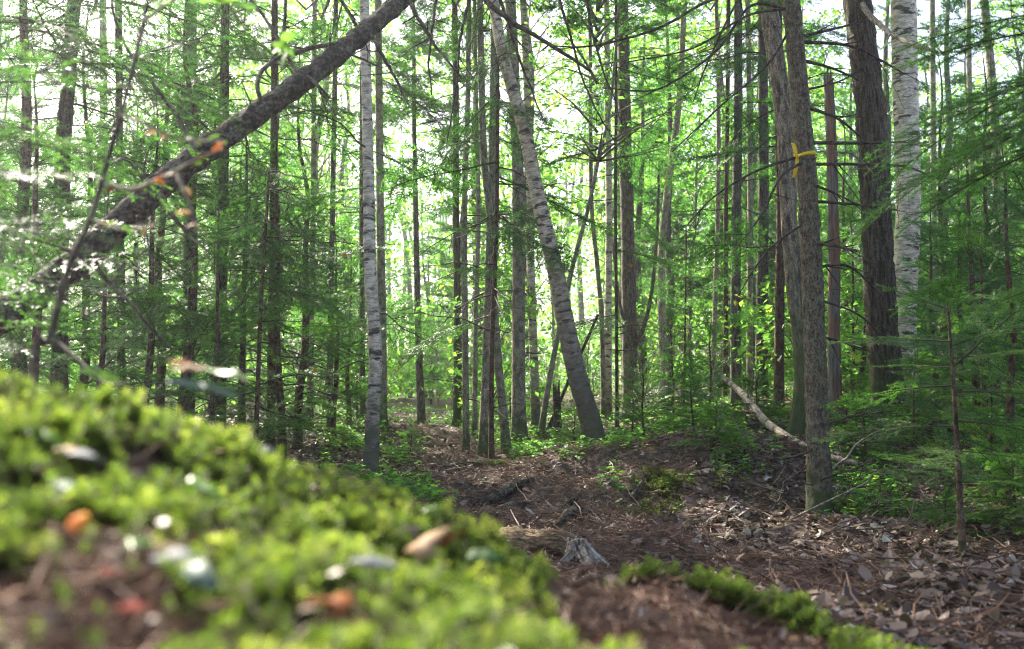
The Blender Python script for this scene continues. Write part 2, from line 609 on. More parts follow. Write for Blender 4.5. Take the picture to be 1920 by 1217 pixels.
tr("maple_tree", "thin greenish trunk at the front of the clump nearest the exposed roots", [(874, 853, 11.5), (873, 700, 11.5), (871, 400, 11.5), (877, 190, 11.5), (879, 0, 11.6)], 13, 9, 'grey', 12, 'leaf', dead=3)
tr("maple_tree", "very thin trunk between the dark rough trunk and the twin grey stems", [(890, 821, 13.5), (892, 600, 13.5), (897, 400, 13.5), (893, 200, 13.6), (890, 0, 13.7)], 10, 7, 'grey', 12, 'leaf', dead=3)
tr("maple_tree", "straight grey stem leaning slightly right with moss at its foot", [(905, 858, 11), (911, 700, 11), (917, 500, 11), (918, 400, 11), (907, 292, 11), (902, 109, 11), (900, 0, 11)], 17, 12, 'grey', 13, 'leaf', dead=3)
tr("spruce_tree", "pencil thin reddish brown spruce with short side twigs among grey stems", [(922, 868, 10.6), (922, 660, 10.6), (931, 420, 10.6), (933, 180, 10.6), (934, 20, 10.6)], 10, 7, 'red', 9, 'fir', dead=26, green=20)
tr("maple_tree", "grey stem with bowed foot crossing behind the reddish thin spruce", [(950, 850, 11.3), (944, 780, 11.3), (935, 690, 11.3), (926, 570, 11.3), (923, 450, 11.3), (922, 328, 11.3), (925, 128, 11.4), (927, 0, 11.4)], 17, 11, 'grey', 13, 'leaf', dead=2)
tr("maple_tree", "thick smooth pale grey trunk with dark knots near the leaning birch", [(973, 832, 12.5), (972, 700, 12.5), (972, 400, 12.5), (969, 273, 12.5), (962, 100, 12.6), (957, 0, 12.7)], 27, 20, 'grey', 14, 'leaf', dead=3)
tr("birch_tree", "mottled birch trunk standing just behind the thick pale grey trunk", [(1006, 815, 14.5), (1000, 650, 14.5), (994, 450, 14.5), (993, 300, 14.5), (985, 100, 14.6), (980, 0, 14.6)], 18, 12, 'birch', 13, 'leaf')
tr("birch_tree", "strongly leaning birch with ringed bark and dark mossy foot", [(1121, 852, 10), (1107, 790, 10), (1084, 710, 10), (1061, 610, 10), (1042, 510, 10), (1017, 405, 10), (1004, 346, 10), (986, 255, 10), (968, 190, 10), (953, 140, 10), (938, 80, 10), (925, 0, 10)], 42, 20, 'leanbirch', 9, 'leaf', flare=0.4)
tr("maple_tree", "thin bare stem leaning right, crossing behind the leaning birch", [(1014, 828, 12.8), (1022, 760, 12.8), (1034, 690, 12.8), (1050, 610, 12.8), (1067, 528, 12.8), (1084, 460, 12.8), (1103, 390, 12.8), (1122, 300, 12.9)], 12, 7, 'grey', 6, 'leaf')
tr("dead_sapling", "slanting dead stem leaning across the broken stump", [(1025, 812, 13.7), (1045, 765, 13.7), (1067, 712, 13.7), (1095, 650, 13.7), (1121, 590, 13.7)], 8, 5, 'twig', 2.7, None, dead=4)
tr("broken_stump", "dark snapped stump between the slanting dead stem and the leaning birch", [(1045, 828, 13.5), (1045, 780, 13.5), (1043, 735, 13.5)], 17, 14, 'lean', 0.7, None)
tr("maple_tree", "very thin grey stem right of the leaning birch foot", [(1132, 790, 15), (1128, 600, 15), (1118, 480, 15), (1109, 380, 15), (1107, 146, 15), (1106, 0, 15)], 10, 7, 'grey', 12, 'leaf', dead=3)
tr("birch_tree", "pale straight birch half hidden by the very thin stem in front", [(1140, 790, 15.5), (1140, 600, 15.5), (1142, 400, 15.5), (1139, 200, 15.6), (1137, 0, 15.7)], 15, 11, 'birch', 13, 'leaf')
tr("spruce_tree", "thin dark twiggy spruce close by the big purple grey pine", [(1157, 806, 13.5), (1156, 600, 13.5), (1154, 400, 13.5), (1155, 150, 13.6), (1155, 0, 13.7)], 7, 5, 'red', 9, 'fir', dead=20, green=16)
tr("pine_tree", "big straight purple grey pine with two rising limbs, right of the leaning birch", [(1182, 785, 16), (1180, 620, 16), (1176, 400, 16), (1172, 255, 16), (1169, 100, 16), (1167, 0, 16)], 30, 23, 'pine', 17, 'fir', dead=6, green=14)
tr("maple_tree", "grey trunk bending right near the top, beyond the fir seedlings", [(1244, 705, 18), (1241, 600, 18), (1240, 480, 18), (1247, 400, 18), (1256, 320, 18), (1270, 218, 18), (1278, 109, 18), (1283, 0, 18)], 17, 11, 'grey', 15, 'leaf', seen=False, dead=5)
tr("spruce_tree", "dead looking thin sapling behind the mound seedlings", [(1283, 716, 14), (1284, 640, 14), (1285, 570, 14), (1286, 500, 14)], 6, 3, 'red', 2.6, None, seen=False, dead=24)
tr("maple_tree", "slender pale stem behind the upper end of the fallen birch log", [(1337, 720, 16), (1341, 560, 16), (1346, 400, 16), (1347, 180, 16), (1343, 0, 16)], 10, 8, 'grey', 13, 'leaf', seen=False, dead=4)
tr("maple_tree", "slim brownish stem next to the dark trunk above the fallen log", [(1359, 745, 15), (1361, 560, 15), (1361, 400, 15), (1364, 200, 15), (1366, 0, 15)], 10, 8, 'red', 13, 'leaf', seen=False, dead=6)
tr("pine_tree", "dark straight pine whose foot meets the raised end of the fallen log", [(1380, 762, 13), (1379, 600, 13), (1381, 400, 13), (1384, 200, 13), (1384, 0, 13)], 21, 15, 'pine', 15, 'fir', dead=12, green=8)
tr("maple_tree", "pale brown thin trunk between two straight dark pines", [(1406, 760, 15), (1406, 560, 15), (1407, 400, 15), (1405, 200, 15), (1402, 0, 15)], 13, 10, 'grey', 14, 'leaf', seen=False, dead=3)
tr("pine_tree", "straight grey pine, second dark trunk above the fallen log", [(1427, 748, 13.5), (1429, 560, 13.5), (1431, 400, 13.5), (1431, 200, 13.5), (1429, 0, 13.5)], 24, 18, 'pine', 16, 'fir', dead=12, green=8)
tr("pine_tree", "brown trunk tucked behind the forked mossy tree", [(1460, 757, 12), (1462, 560, 12), (1464, 400, 12), (1461, 200, 12), (1459, 0, 12)], 20, 15, 'red', 15, 'fir', seen=False, dead=8, green=6)
tr("maple_tree", "crooked mossy footed tree with a sunlit pale upper trunk behind the front spruce", [(1492, 815, 9.5), (1500, 770, 9.5), (1504, 700, 9.5), (1498, 610, 9.5), (1488, 520, 9.5), (1479, 400, 9.5), (1473, 255, 9.5), (1460, 146, 9.5), (1448, 60, 9.5), (1438, 0, 9.5)], 30, 32, 'mossy', 12, 'leaf', dead=4, flare=0.8)
tr("spruce_tree", "front spruce with rough brown bark and a yellow ribbon tied round it", [(1539, 975, 7.0), (1535, 880, 7.0), (1531, 740, 7.0), (1527, 620, 7.0), (1521, 480, 7.0), (1515, 370, 7.0), (1506, 255, 7.0), (1496, 140, 7.0), (1489, 60, 7.0), (1482, 0, 7.0)], 44, 34, 'spruce', 9, 'fir')
tr("dead_snag", "broken topped bare snag with reddish weathered wood", [(1566, 768, 10.5), (1564, 640, 10.5), (1564, 500, 10.5), (1562, 400, 10.5), (1558, 260, 10.5), (1553, 148, 10.5)], 25, 18, 'snag', 3.9, None, dead=0)
tr("oak_tree", "largest dark furrowed trunk with a mossy foot", [(1668, 787, 10.5), (1662, 700, 10.5), (1654, 614, 10.5), (1645, 450, 10.5), (1640, 330, 10.5), (1631, 200, 10.5), (1617, 80, 10.5), (1607, 0, 10.5)], 60, 50, 'dark', 15, 'leaf')
tr("birch_tree", "thick white birch trunk behind the largest dark trunk", [(1697, 770, 12), (1694, 660, 12), (1697, 520, 12), (1703, 400, 12), (1701, 280, 12), (1697, 150, 12), (1694, 0, 12)], 46, 46, 'whitebirch', 16, 'leaf')
tr("maple_tree", "grey trunk in the fir thicket beyond the thick white birch", [(1878, 720, 17), (1876, 500, 17), (1871, 364, 17), (1862, 180, 17), (1845, 0, 17)], 20, 15, 'grey', 14, 'leaf', seen=False, dead=4)
tr("maple_tree", "slim pale stem showing between firs beyond the thick white birch", [(1835, 720, 19), (1830, 500, 19), (1824, 360, 19), (1818, 180, 19), (1816, 0, 19)], 12, 9, 'grey', 14, 'leaf', seen=False, dead=3)
tr("maple_tree", "thin stem just beside the thick white birch, half veiled by fir sprays", [(1752, 720, 18), (1751, 500, 18), (1750, 300, 18), (1748, 0, 18)], 13, 10, 'grey', 14, 'leaf', seen=False, dead=3)
tr("spruce_tree", "dark trunk high above the leaning dead trunk near the bright corner", [(110, 800, 8), (113, 500, 8), (118, 290, 8), (130, 130, 8), (139, 0, 8)], 32, 25, 'dark', 12, 'fir', seen=False, dead=16, green=26)
tr("spruce_tree", "dark straight trunk standing among firs under the leaning dead trunk", [(411, 820, 10), (414, 600, 10), (418, 400, 10), (421, 200, 10), (422, 0, 10)], 24, 16, 'dark', 13, 'fir', seen=False, dead=22, green=18)
tr("spruce_tree", "dark stem directly behind the thin leaning fir sapling", [(507, 820, 10.5), (510, 600, 10.5), (512, 450, 10.5), (514, 200, 10.5), (515, 0, 10.5)], 17, 12, 'red', 12, 'fir', seen=False, dead=18, green=10)
tr("fir_tree", "thin reddish fir stem crossing the dark fir thicket", [(480, 810, 7.5), (485, 680, 7.5), (490, 560, 7.5), (500, 400, 7.5), (504, 320, 7.5)], 11, 5, 'red', 2.6, None, seen=False, dead=20, green=20)
tr("maple_tree", "slender dark stem standing between the fir thicket and the slim pale birch", [(616, 832, 12), (620, 600, 12), (624, 365, 12), (628, 150, 12), (630, 0, 12)], 12, 9, 'pine', 12, 'leaf', seen=False, dead=8)
tr("maple_tree", "slender stem nearest the mossy crest behind the fir thicket", [(580, 835, 13), (583, 600, 13), (587, 400, 13), (590, 0, 13)], 13, 9, 'grey', 12, 'leaf', seen=False, dead=6)
tr("spruce_tree", "dark thin trunk half buried in firs below the leaning dead trunk", [(228, 800, 9), (227, 600, 9), (226, 480, 9), (224, 250, 9), (222, 0, 9)], 16, 12, 'dark', 11, 'fir', seen=False, dead=14, green=22)
tr("maple_tree", "faint pale trunk high in the bright upper corner of the canopy", [(196, 700, 15), (195, 300, 15), (193, 0, 15)], 18, 13, 'grey', 14, 'leaf', seen=False)
tr("spruce_tree", "broad dark trunk glimpsed through firs beneath the leaning dead trunk", [(352, 800, 12), (355, 500, 12), (358, 250, 12), (360, 0, 12)], 24, 18, 'dark', 13, 'fir', seen=False, dead=10, green=18)

# ------------------------------------------------------------------ ground: one sheet through the feet seen in the photo
gp = [(1900, 1217, 3.1), (1650, 1217, 3.0), (1800, 1050, 5.2), (1538, 973, 7.0), (1100, 1045, 5.0), (960, 1010, 5.6), (1000, 960, 7.0), (860, 885, 9.0),
      (950, 850, 12), (760, 800, 19), (960, 775, 26), (1300, 805, 8.4), (1400, 815, 8.3), (1190, 838, 8.5), (1300, 790, 10.5), (1250, 965, 7.0), (1090, 905, 8.0), (1390, 930, 7.2),
      (1340, 875, 7.6), (1230, 890, 7.7), (1180, 745, 24), (1240, 730, 30), (1900, 900, 8.0), (1900, 790, 13), (1750, 880, 8.6), (650, 900, 9.5), (500, 900, 8.5), (300, 900, 8.0), (0, 900, 8),
      (930, 1030, 5.25), (1000, 1030, 5.25), (1060, 1032, 5.2), (1090, 1062, 4.9), (1050, 1075, 4.7), (300, 800, 14), (0, 790, 14), (2200, 850, 9), (-400, 850, 9), (2200, 1100, 4), (1500, 1060, 5.2), (1300, 1060, 5.0), (1650, 930, 7.6)]
GC = [P(*g) for g in gp]
for t in T:
    if t['seen']:
        GC.append(P(*t['path'][0]))
for a in np.linspace(-1.2, 1.2, 9):
    for d in (45, 70, 120, 250):
        GC.append(np.array([d * a, d, CAMZ - 1.0 - 0.4 * math.sin(3 * a + d)]))
for x in (-6, -3, -1, 1, 3, 6):
    GC.append(np.array([x, -3.0, CAMZ - 0.95]))
    GC.append(np.array([x, 1.2, CAMZ - 0.95]))
GC = np.array(GC)
gn1 = smooth_noise(11, 1.7)
gn2 = smooth_noise(12, 0.35)


def gz(x, y):
    x = np.atleast_1d(np.asarray(x, float))
    y = np.atleast_1d(np.asarray(y, float))
    out = np.empty(x.shape)
    for a in range(0, len(x), 20000):
        xs, ys = x[a:a + 20000, None], y[a:a + 20000, None]
        k = 1.0 / (1.0 + 0.06 * np.abs(ys))
        d2 = ((xs - GC[None, :, 0]) * k) ** 2 + ((ys - GC[None, :, 1]) * k) ** 2 + 0.02
        w = d2 ** -1.7
        out[a:a + 20000] = (w * GC[None, :, 2]).sum(1) / w.sum(1)
    return out + 0.035 * gn1(x, y) + 0.018 * gn2(x, y)


def grade(lo, mid0, mid1, hi, step):
    core = np.arange(mid0, mid1 + 1e-6, step)
    up, v, s = [], mid1, step
    while v < hi:
        s *= 1.13
        v += s
        up.append(min(v, hi))
    dn, v, s = [], mid0, step
    while v > lo:
        s *= 1.13
        v -= s
        dn.append(max(v, lo))
    return np.array(dn[::-1] + list(core) + up)


gx = grade(-220, -4.5, 6.5, 220, 0.075)
gy = grade(-25, 1.5, 13.0, 260, 0.075)
X, Y = np.meshgrid(gx, gy)
Z = gz(X.ravel(), Y.ravel()).reshape(X.shape)
nx, ny = len(gx), len(gy)
ii = (np.arange(ny - 1)[:, None] * nx + np.arange(nx - 1)[None]).ravel()
mb = MB()
mb.add(np.stack([X, Y, Z], -1).reshape(-1, 3), np.stack([ii, ii + 1, ii + nx + 1, ii + nx], -1), 0, 0.5, None, True)
tag(mb.build("ground", [GROUND]), kind="structure")


def G(x, y):
    return float(gz([x], [y])[0])


# ------------------------------------------------------------------ moss bank in front of the camera
bk = [(0, 1217, .62), (500, 1217, .66), (900, 1217, .72), (1100, 1217, .86), (0, 1000, .75), (300, 1010, .80), (600, 1050, .85), (850, 1090, .95), (0, 860, .90), (250, 860, 1.0), (450, 930, 1.05), (700, 1010, 1.15),
      (0, 700, 1.15), (150, 720, 1.18), (330, 768, 1.22), (440, 832, 1.30), (560, 896, 1.40), (700, 934, 1.50), (860, 965, 1.55), (960, 1012, 1.50), (1020, 1085, 1.38), (1075, 1150, 1.22),
      (1060, 1090, 1.75), (1160, 1075, 1.9), (1300, 1080, 1.95), (1450, 1115, 1.95), (1570, 1180, 1.92), (1630, 1217, 1.88), (1200, 1150, 1.55), (1160, 1217, 1.2), (1350, 1217, 1.42), (1500, 1217, 1.62), (1400, 1150, 1.75),
      (-500, 650, 1.2), (-500, 900, .8), (-400, 640, 1.6)]
B = [P(*b) for b in bk]
rim = [(-500, 650, 1.25), (-200, 655, 1.2), (0, 700, 1.15), (150, 720, 1.18), (330, 768, 1.22), (440, 832, 1.30), (560, 896, 1.40), (700, 934, 1.50), (860, 965, 1.55), (960, 1000, 1.65), (1060, 1090, 1.75), (1160, 1075, 1.9), (1300, 1080, 1.95), (1450, 1115, 1.95), (1570, 1180, 1.92), (1630, 1217, 1.88)]
RIM = np.array([P(*r) for r in rim])
for r in RIM:
    ext = r.copy()
    ext[:2] *= 1 + 0.22 / r[1]
    ext[2] -= 0.28
    B.append(ext)
    ext = r.copy()
    ext[:2] *= 1 + 0.75 / r[1]
    ext[2] = CAMZ - 1.15
    B.append(ext)
for x in (-1.2, -0.6, 0, 0.5, 1.0):
    B.append(np.array([x, 0.25, CAMZ - 0.22 - 0.12 * x]))
    B.append(np.array([x, -0.9, CAMZ - 0.40 - 0.12 * x]))
    B.append(np.array([x, -2.0, CAMZ - 1.15]))
for y in (-1, 0, 1.0, 1.8, 2.6):
    B.append(np.array([2.1, y, CAMZ - 1.2]))
    B.append(np.array([-2.6, y, CAMZ - 0.5 if y < 1.5 else CAMZ - 1.1]))
for y in (0.4, 0.9, 1.4):
    B.append(np.array([1.35, y, CAMZ - 0.62]))
    B.append(np.array([-1.8, y, CAMZ - 0.05]))
B = np.array(B)
D = np.linalg.norm(B[:, None, :2] - B[None, :, :2], axis=-1)
nB = len(B)
A = np.zeros((nB + 3, nB + 3))
A[:nB, :nB] = D + np.eye(nB) * -0.004
A[:nB, nB] = 1
A[:nB, nB + 1:] = B[:, :2]
A[nB:, :nB] = A[:nB, nB:].T
sol = np.linalg.solve(A, np.concatenate([B[:, 2], np.zeros(3)]))
bn = smooth_noise(21, 0.25)


def bz(x, y):
    x = np.atleast_1d(np.asarray(x, float))
    y = np.atleast_1d(np.asarray(y, float))
    d = np.hypot(x[:, None] - B[None, :, 0], y[:, None] - B[None, :, 1])
    return d @ sol[:nB] + sol[nB] + sol[nB + 1] * x + sol[nB + 2] * y + 0.006 * bn(x, y) - 0.03


bx_, by_ = np.arange(-2.5, 2.1, 0.03), np.arange(-1.9, 2.75, 0.03)
X, Y = np.meshgrid(bx_, by_)
Z = bz(X.ravel(), Y.ravel()).reshape(X.shape)
nx, ny = len(bx_), len(by_)
ii = (np.arange(ny - 1)[:, None] * nx + np.arange(nx - 1)[None]).ravel()
mb = MB()
mb.add(np.stack([X, Y, Z], -1).reshape(-1, 3), np.stack([ii, ii + 1, ii + nx + 1, ii + nx], -1), 0, 0.5, None, True)
tag(mb.build("bank_ground", [BANKM]), kind="structure")


def pix(p):
    """photo pixel of a point (the inverse of P), used only to ask where the photo shows bare duff"""
    y = p[..., 1]
    z = p[..., 2] - CAMZ
    q = y * CT + z * ST
    return 960 + FPX * p[..., 0] / q, 608.5 - FPX * (-y * ST + z * CT) / q


def inside(poly, x, y):
    c = np.zeros(x.shape, bool)
    j = len(poly) - 1
    for i in range(len(poly)):
        xi, yi, xj, yj = poly[i][0], poly[i][1], poly[j][0], poly[j][1]
        c ^= ((yi > y) != (yj > y)) & (x < (xj - xi) * (y - yi) / (yj - yi + 1e-12) + xi)
        j = i
    return c


# ------------------------------------------------------------------ foliage templates
def twig_tpl(segs, r0, sides=3, mat=1):
    """list of (n,4) polylines -> one template piece"""
    m = MB()
    for s in segs:
        tube(m, s, sides, 0, rnd=0.4, cap=False)
    V = np.concatenate(m.V)
    F = np.concatenate([f for f, _, _ in m.F])
    return (V, F, mat, np.full(len(V), 0.4), True)


def fir_branch(L, seed, sp, nl, nw, droop=0.12, bare=0.12, density=1.0, updown=0.25, twigs=True):
    """a flat conifer bough along +X, L metres long, with side shoots and needles"""
    g = np.random.default_rng(seed)
    main_n = 9
    t = np.linspace(0, 1, main_n)
    wob = np.cumsum(g.normal(0, 0.012 * L, main_n))

    def mainp(u):
        return np.stack([L * u, np.interp(u, t, wob), -droop * L * u ** 2 + 0.05 * L * np.maximum(u - 0.7, 0)], -1)
    polys = [(mainp(t), 0.005 * L + 0.002, 0.0015)]
    side = 1
    u = bare + 0.04
    while u < 0.97:
        side = -side
        ll = L * (0.46 * (1 - u) ** 0.75 + 0.05) * g.uniform(0.6, 1.15)
        if g.random() < density:
            a = math.radians(g.uniform(42, 62)) * side
            o = mainp(np.array([u]))[0]
            k = np.linspace(0, 1, 5)
            bend = -side * 0.22
            dirx = np.cos(a + bend * k)
            diry = np.sin(a + bend * k)
            q = o + np.stack([np.concatenate([[0], np.cumsum(dirx[1:] * ll / 4)]), np.concatenate([[0], np.cumsum(diry[1:] * ll / 4)]), -droop * 0.9 * ll * k ** 2 + g.normal(0, 0.03) * ll * k], -1)
            polys.append((q, 0.0018 + 0.002 * ll, 0.0008))
            if ll > 0.14:
                v = 0.25
                sd = side
                while v < 0.9:
                    sd = -sd
                    l3 = ll * (0.42 * (1 - v) + 0.1) * g.uniform(0.6, 1.1)
                    aa = math.atan2(q[-1, 1] - q[0, 1], q[-1, 0] - q[0, 0]) + sd * math.radians(g.uniform(40, 60))
                    o2 = q[0] + (q[-1] - q[0]) * v
                    o2[2] = np.interp(v, k, q[:, 2])
                    kk = np.linspace(0, 1, 3)
                    polys.append((o2 + np.stack([np.cos(aa) * l3 * kk, np.sin(aa) * l3 * kk, -0.06 * l3 * kk ** 2], -1), 0.0012, 0.0007))
                    v += max(0.055 / ll, 0.09) * g.uniform(0.8, 1.3)
        u += 0.034 / L * g.uniform(0.7, 1.4) + 0.004
    # needles
    P0, DIR, SD, RN = [], [], [], []
    for i, (q, ra, rb) in enumerate(polys):
        seg = np.linalg.norm(np.diff(q, axis=0), axis=1)
        s = np.concatenate([[0], np.cumsum(seg)])
        lo = bare * L if i == 0 else 0.006
        if s[-1] <= lo:
            continue
        pos = np.arange(lo, s[-1], sp)
        for sd in (-1, 1):
            pp = pos + g.uniform(0, sp, len(pos))
            pp = np.minimum(pp, s[-1])
            pt = np.stack([np.interp(pp, s, q[:, c]) for c in range(3)], -1)
            di = np.stack([np.interp(np.minimum(pp + 0.01, s[-1]), s, q[:, c]) - np.interp(np.maximum(pp - 0.01, 0), s, q[:, c]) for c in range(3)], -1)
            di /= np.linalg.norm(di, axis=1)[:, None] + 1e-9
            P0.append(pt)
            DIR.append(di)
            SD.append(np.full(len(pp), sd))
            tipness = pp / s[-1]
            RN.append(0.36 + 0.14 * g.normal(size=len(pp)) + 0.22 * (tipness > 0.82) * (s[-1] > 0.05))
    P0, DIR, SD, RN = np.concatenate(P0), np.concatenate(DIR), np.concatenate(SD), np.concatenate(RN)
    n = len(P0)
    lat = np.stack([-DIR[:, 1], DIR[:, 0], np.zeros(n)], -1) * SD[:, None]
    up = np.array([0, 0, 1.0])
    a = np.radians(g.uniform(45, 72, n))[:, None]
    nd = DIR * np.cos(a) + lat * np.sin(a) + up * g.normal(0.06, updown, n)[:, None]
    nd /= np.linalg.norm(nd, axis=1)[:, None]
    ln = nl * g.uniform(0.75, 1.2, n)[:, None]
    w = DIR * nw * 0.5
    V = np.stack([P0 - w, P0 + w, P0 + nd * ln + w * 0.25], 1).reshape(-1, 3)
    F = np.arange(3 * n).reshape(-1, 3)
    out = [(V, F, 0, np.repeat(RN, 3), False)]
    if twigs:
        segs = []
        for q, ra, rb in polys:
            segs.append(np.column_stack([q, np.linspace(ra, rb, len(q))]))
        out.append(twig_tpl(segs, 0, 3, 1))
    return out


def dead_branch(L, seed, sub=6, curve=0.2, thick=1.0, twigs=True):
    """bare branch along +X: a bent stem and forking twigs; list of (n,4) polylines"""
    g = np.random.default_rng(seed)
    n = 8
    t = np.linspace(0, 1, n)
    y = np.cumsum(g.normal(0, 0.035 * L, n))
    z = -curve * L * t ** 2 + np.cumsum(g.normal(0, 0.02 * L, n))
    y -= y[0]
    z -= z[0]
    q = np.column_stack([L * t, y, z, (0.0075 * L ** 0.6 * (1 - t) ** 0.8 + 0.0014) * thick])
    out = [q]
    for k in range(sub):
        v = g.uniform(0.2, 0.95)
        o = np.array([np.interp(v, t, q[:, c]) for c in range(4)])
        l2 = L * (1 - v * 0.6) * g.uniform(0.18, 0.5)
        a = g.choice([-1, 1]) * math.radians(g.uniform(25, 65))
        e = g.normal(0, 0.35) - 0.15
        kk = np.linspace(0, 1, 5)
        w = np.cumsum(g.normal(0, 0.03 * l2, 5))
        p2 = o[:3] + np.stack([np.cos(a) * l2 * kk, np.sin(a) * l2 * kk + w, e * l2 * kk - 0.15 * l2 * kk ** 2], -1)
        out.append(np.column_stack([p2, np.linspace(o[3] * 0.6, 0.0011, 5)]))
        if twigs and l2 > 0.2:
            for _ in range(2):
                v2 = g.uniform(0.3, 0.9)
                o2 = p2[0] + (p2[-1] - p2[0]) * v2
                o2 = np.array([np.interp(v2, kk, p2[:, c]) for c in range(3)])
                l3 = l2 * g.uniform(0.2, 0.5)
                a2 = a + g.choice([-1, 1]) * g.uniform(0.4, 1.0)
                d3 = np.array([math.cos(a2), math.sin(a2), e - 0.2 + g.normal(0, 0.2)])
                k3 = np.linspace(0, 1, 3)[:, None]
                out.append(np.column_stack([o2 + d3 * l3 * k3, [0.0018, 0.0014, 0.0009]]))
    return out


MAPLE = np.array([(0, 0), (0.10, 0.02), (0.34, -0.10), (0.30, 0.10), (0.52, 0.30), (0.28, 0.36), (0.22, 0.52), (0.0, 0.95), (-0.22, 0.52), (-0.28, 0.36), (-0.52, 0.30), (-0.30, 0.10), (-0.34, -0.10), (-0.10, 0.02)])


def maple_leaf(size, seed, curl=0.25):
    g = np.random.default_rng(seed)
    p = MAPLE * size * np.array([1, 1]) * g.uniform(0.9, 1.1, 2)
    c = np.array([[0, 0.3 * size]])
    q = np.vstack([p, c])
    z = -curl * (np.abs(q[:, 0]) ** 1.5) / size ** 0.5 - curl * 0.5 * np.maximum(q[:, 1], 0) ** 2 / size + g.normal(0, 0.03 * size, len(q))
    V = np.column_stack([q[:, 1], q[:, 0], z])
    n = len(p)
    F = np.array([(i, (i + 1) % n, n) for i in range(n)])
    return (V, F, 0, np.full(len(V), 0.0), False)


def oval_leaf(size, seed, width=0.55, curl=0.3, n=6):
    g = np.random.default_rng(seed)
    t = np.linspace(0, 1, n)
    w = width * 0.5 * np.sin(math.pi * np.clip(t * 0.96 + 0.03, 0, 1)) ** 0.8
    z = -curl * t ** 2 * 0.5 + g.normal(0, 0.02, n)
    fold = g.uniform(0.05, 0.45) * g.choice([1, 1, -1])
    L = np.column_stack([t, w, z + fold * w + g.normal(0, 0.02, n)])
    M = np.column_stack([t, 0 * w, z])
    R = np.column_stack([t, -w, z + fold * w + g.normal(0, 0.02, n)])
    V = np.vstack([L, M, R]) * size
    F = []
    for i in range(n - 1):
        F += [(i, i + 1, n + i + 1, n + i), (n + i, n + i + 1, 2 * n + i + 1, 2 * n + i)]
    return (V, np.array(F), 0, np.zeros(len(V)), True)


def quad_leaf(size, seed):
    V = np.array([(0, 0, 0), (0.5, 0.32, 0.06), (1, 0, -0.08), (0.5, -0.32, 0.06)]) * size
    return (V, np.array([(0, 1, 2), (0, 2, 3)]), 0, np.zeros(4), False)


RNG = np.random.default_rng(2024)
# near, middle and far boughs (needle spacing, length and width grow with distance)
NEAR = [fir_branch(L, 100 + i, 0.0046, 0.023, 0.0048, dr, updown=0.42, density=0.8) for i, (L, dr) in enumerate([(0.45, .08), (0.7, .20), (0.95, .32), (1.2, .40), (0.8, .05)])]
MID = [fir_branch(L, 200 + i, 0.008, 0.028, 0.0075, dr, density=0.95, updown=0.42) for i, (L, dr) in enumerate([(0.6, .1), (0.9, .18), (1.2, .25), (1.5, .3)])]
FAR = [fir_branch(L, 300 + i, 0.022, 0.055, 0.022, dr, density=0.75, twigs=False, updown=0.5) for i, (L, dr) in enumerate([(0.9, .15), (1.3, .25), (1.8, .3)])]
SMALL = [fir_branch(L, 150 + i, 0.0042, 0.023, 0.0058, dr, updown=0.35, bare=0.06) for i, (L, dr) in enumerate([(0.16, .0), (0.28, .1), (0.42, .2), (0.6, .25)])]
THIN = [fir_branch(L, 170 + i, 0.0055, 0.021, 0.0046, dr, updown=0.3, bare=0.2, density=0.68) for i, (L, dr) in enumerate([(0.45, .05), (0.7, .1), (0.95, .15), (1.2, .2), (0.8, .05)])]
SMALLL = [0.16, 0.28, 0.42, 0.6]
NEARL, MIDL, FARL = [0.45, 0.7, 0.95, 1.2, 0.8], [0.6, 0.9, 1.2, 1.5], [0.9, 1.3, 1.8]


def boughs(mb, pos, length, az, el, set_, lens, g, roll=0.45, rnd_off=0.0, spread=0.12):
    pos, length, az, el = map(np.asarray, (pos, length, az, el))
    pick = np.array([int(np.argmin(np.abs(np.array(lens) - l * g.uniform(0.85, 1.18)))) for l in length])
    for k in range(len(lens)):
        m = pick == k
        if m.any():
            N = int(m.sum())
            scatter(mb, set_[k], rot_zyx(az[m], el[m], g.normal(0, roll, N)), pos[m], length[m] / lens[k], g.normal(rnd_off, spread, N))


def fir_crown(H, z0, rmax, set_, lens, seed, per_m=11.0, rnd_off=0.0, gap=0.15, el0=0.25, top=True):
    """crown of boughs round a straight stem from z0 to H"""
    g = np.random.default_rng(seed)
    z, pos, ln, az, el = z0, [], [], [], []
    a = 0.0
    while z < H - 0.05:
        f = (H - z) / (H - min(z0, 0.3))
        l = rmax * (0.12 + 0.88 * f ** 0.8) * g.uniform(0.55, 1.1)
        a += 2.4 + g.normal(0, 0.4)
        if g.random() > gap:
            pos.append((0.01 * math.cos(a), 0.01 * math.sin(a), z))
            ln.append(max(l, 0.12))
            az.append(a)
            el.append(el0 + 0.5 * (1 - f) + g.normal(0, 0.26))
        z += 1.0 / per_m * g.uniform(0.5, 1.5)
    m = MB()
    if top:
        pos.append((0, 0, H - 0.1))
        ln.append(0.25)
        az.append(0)
        el.append(1.45)
    boughs(m, pos, ln, az, el, set_, lens, g, rnd_off=rnd_off)
    return m


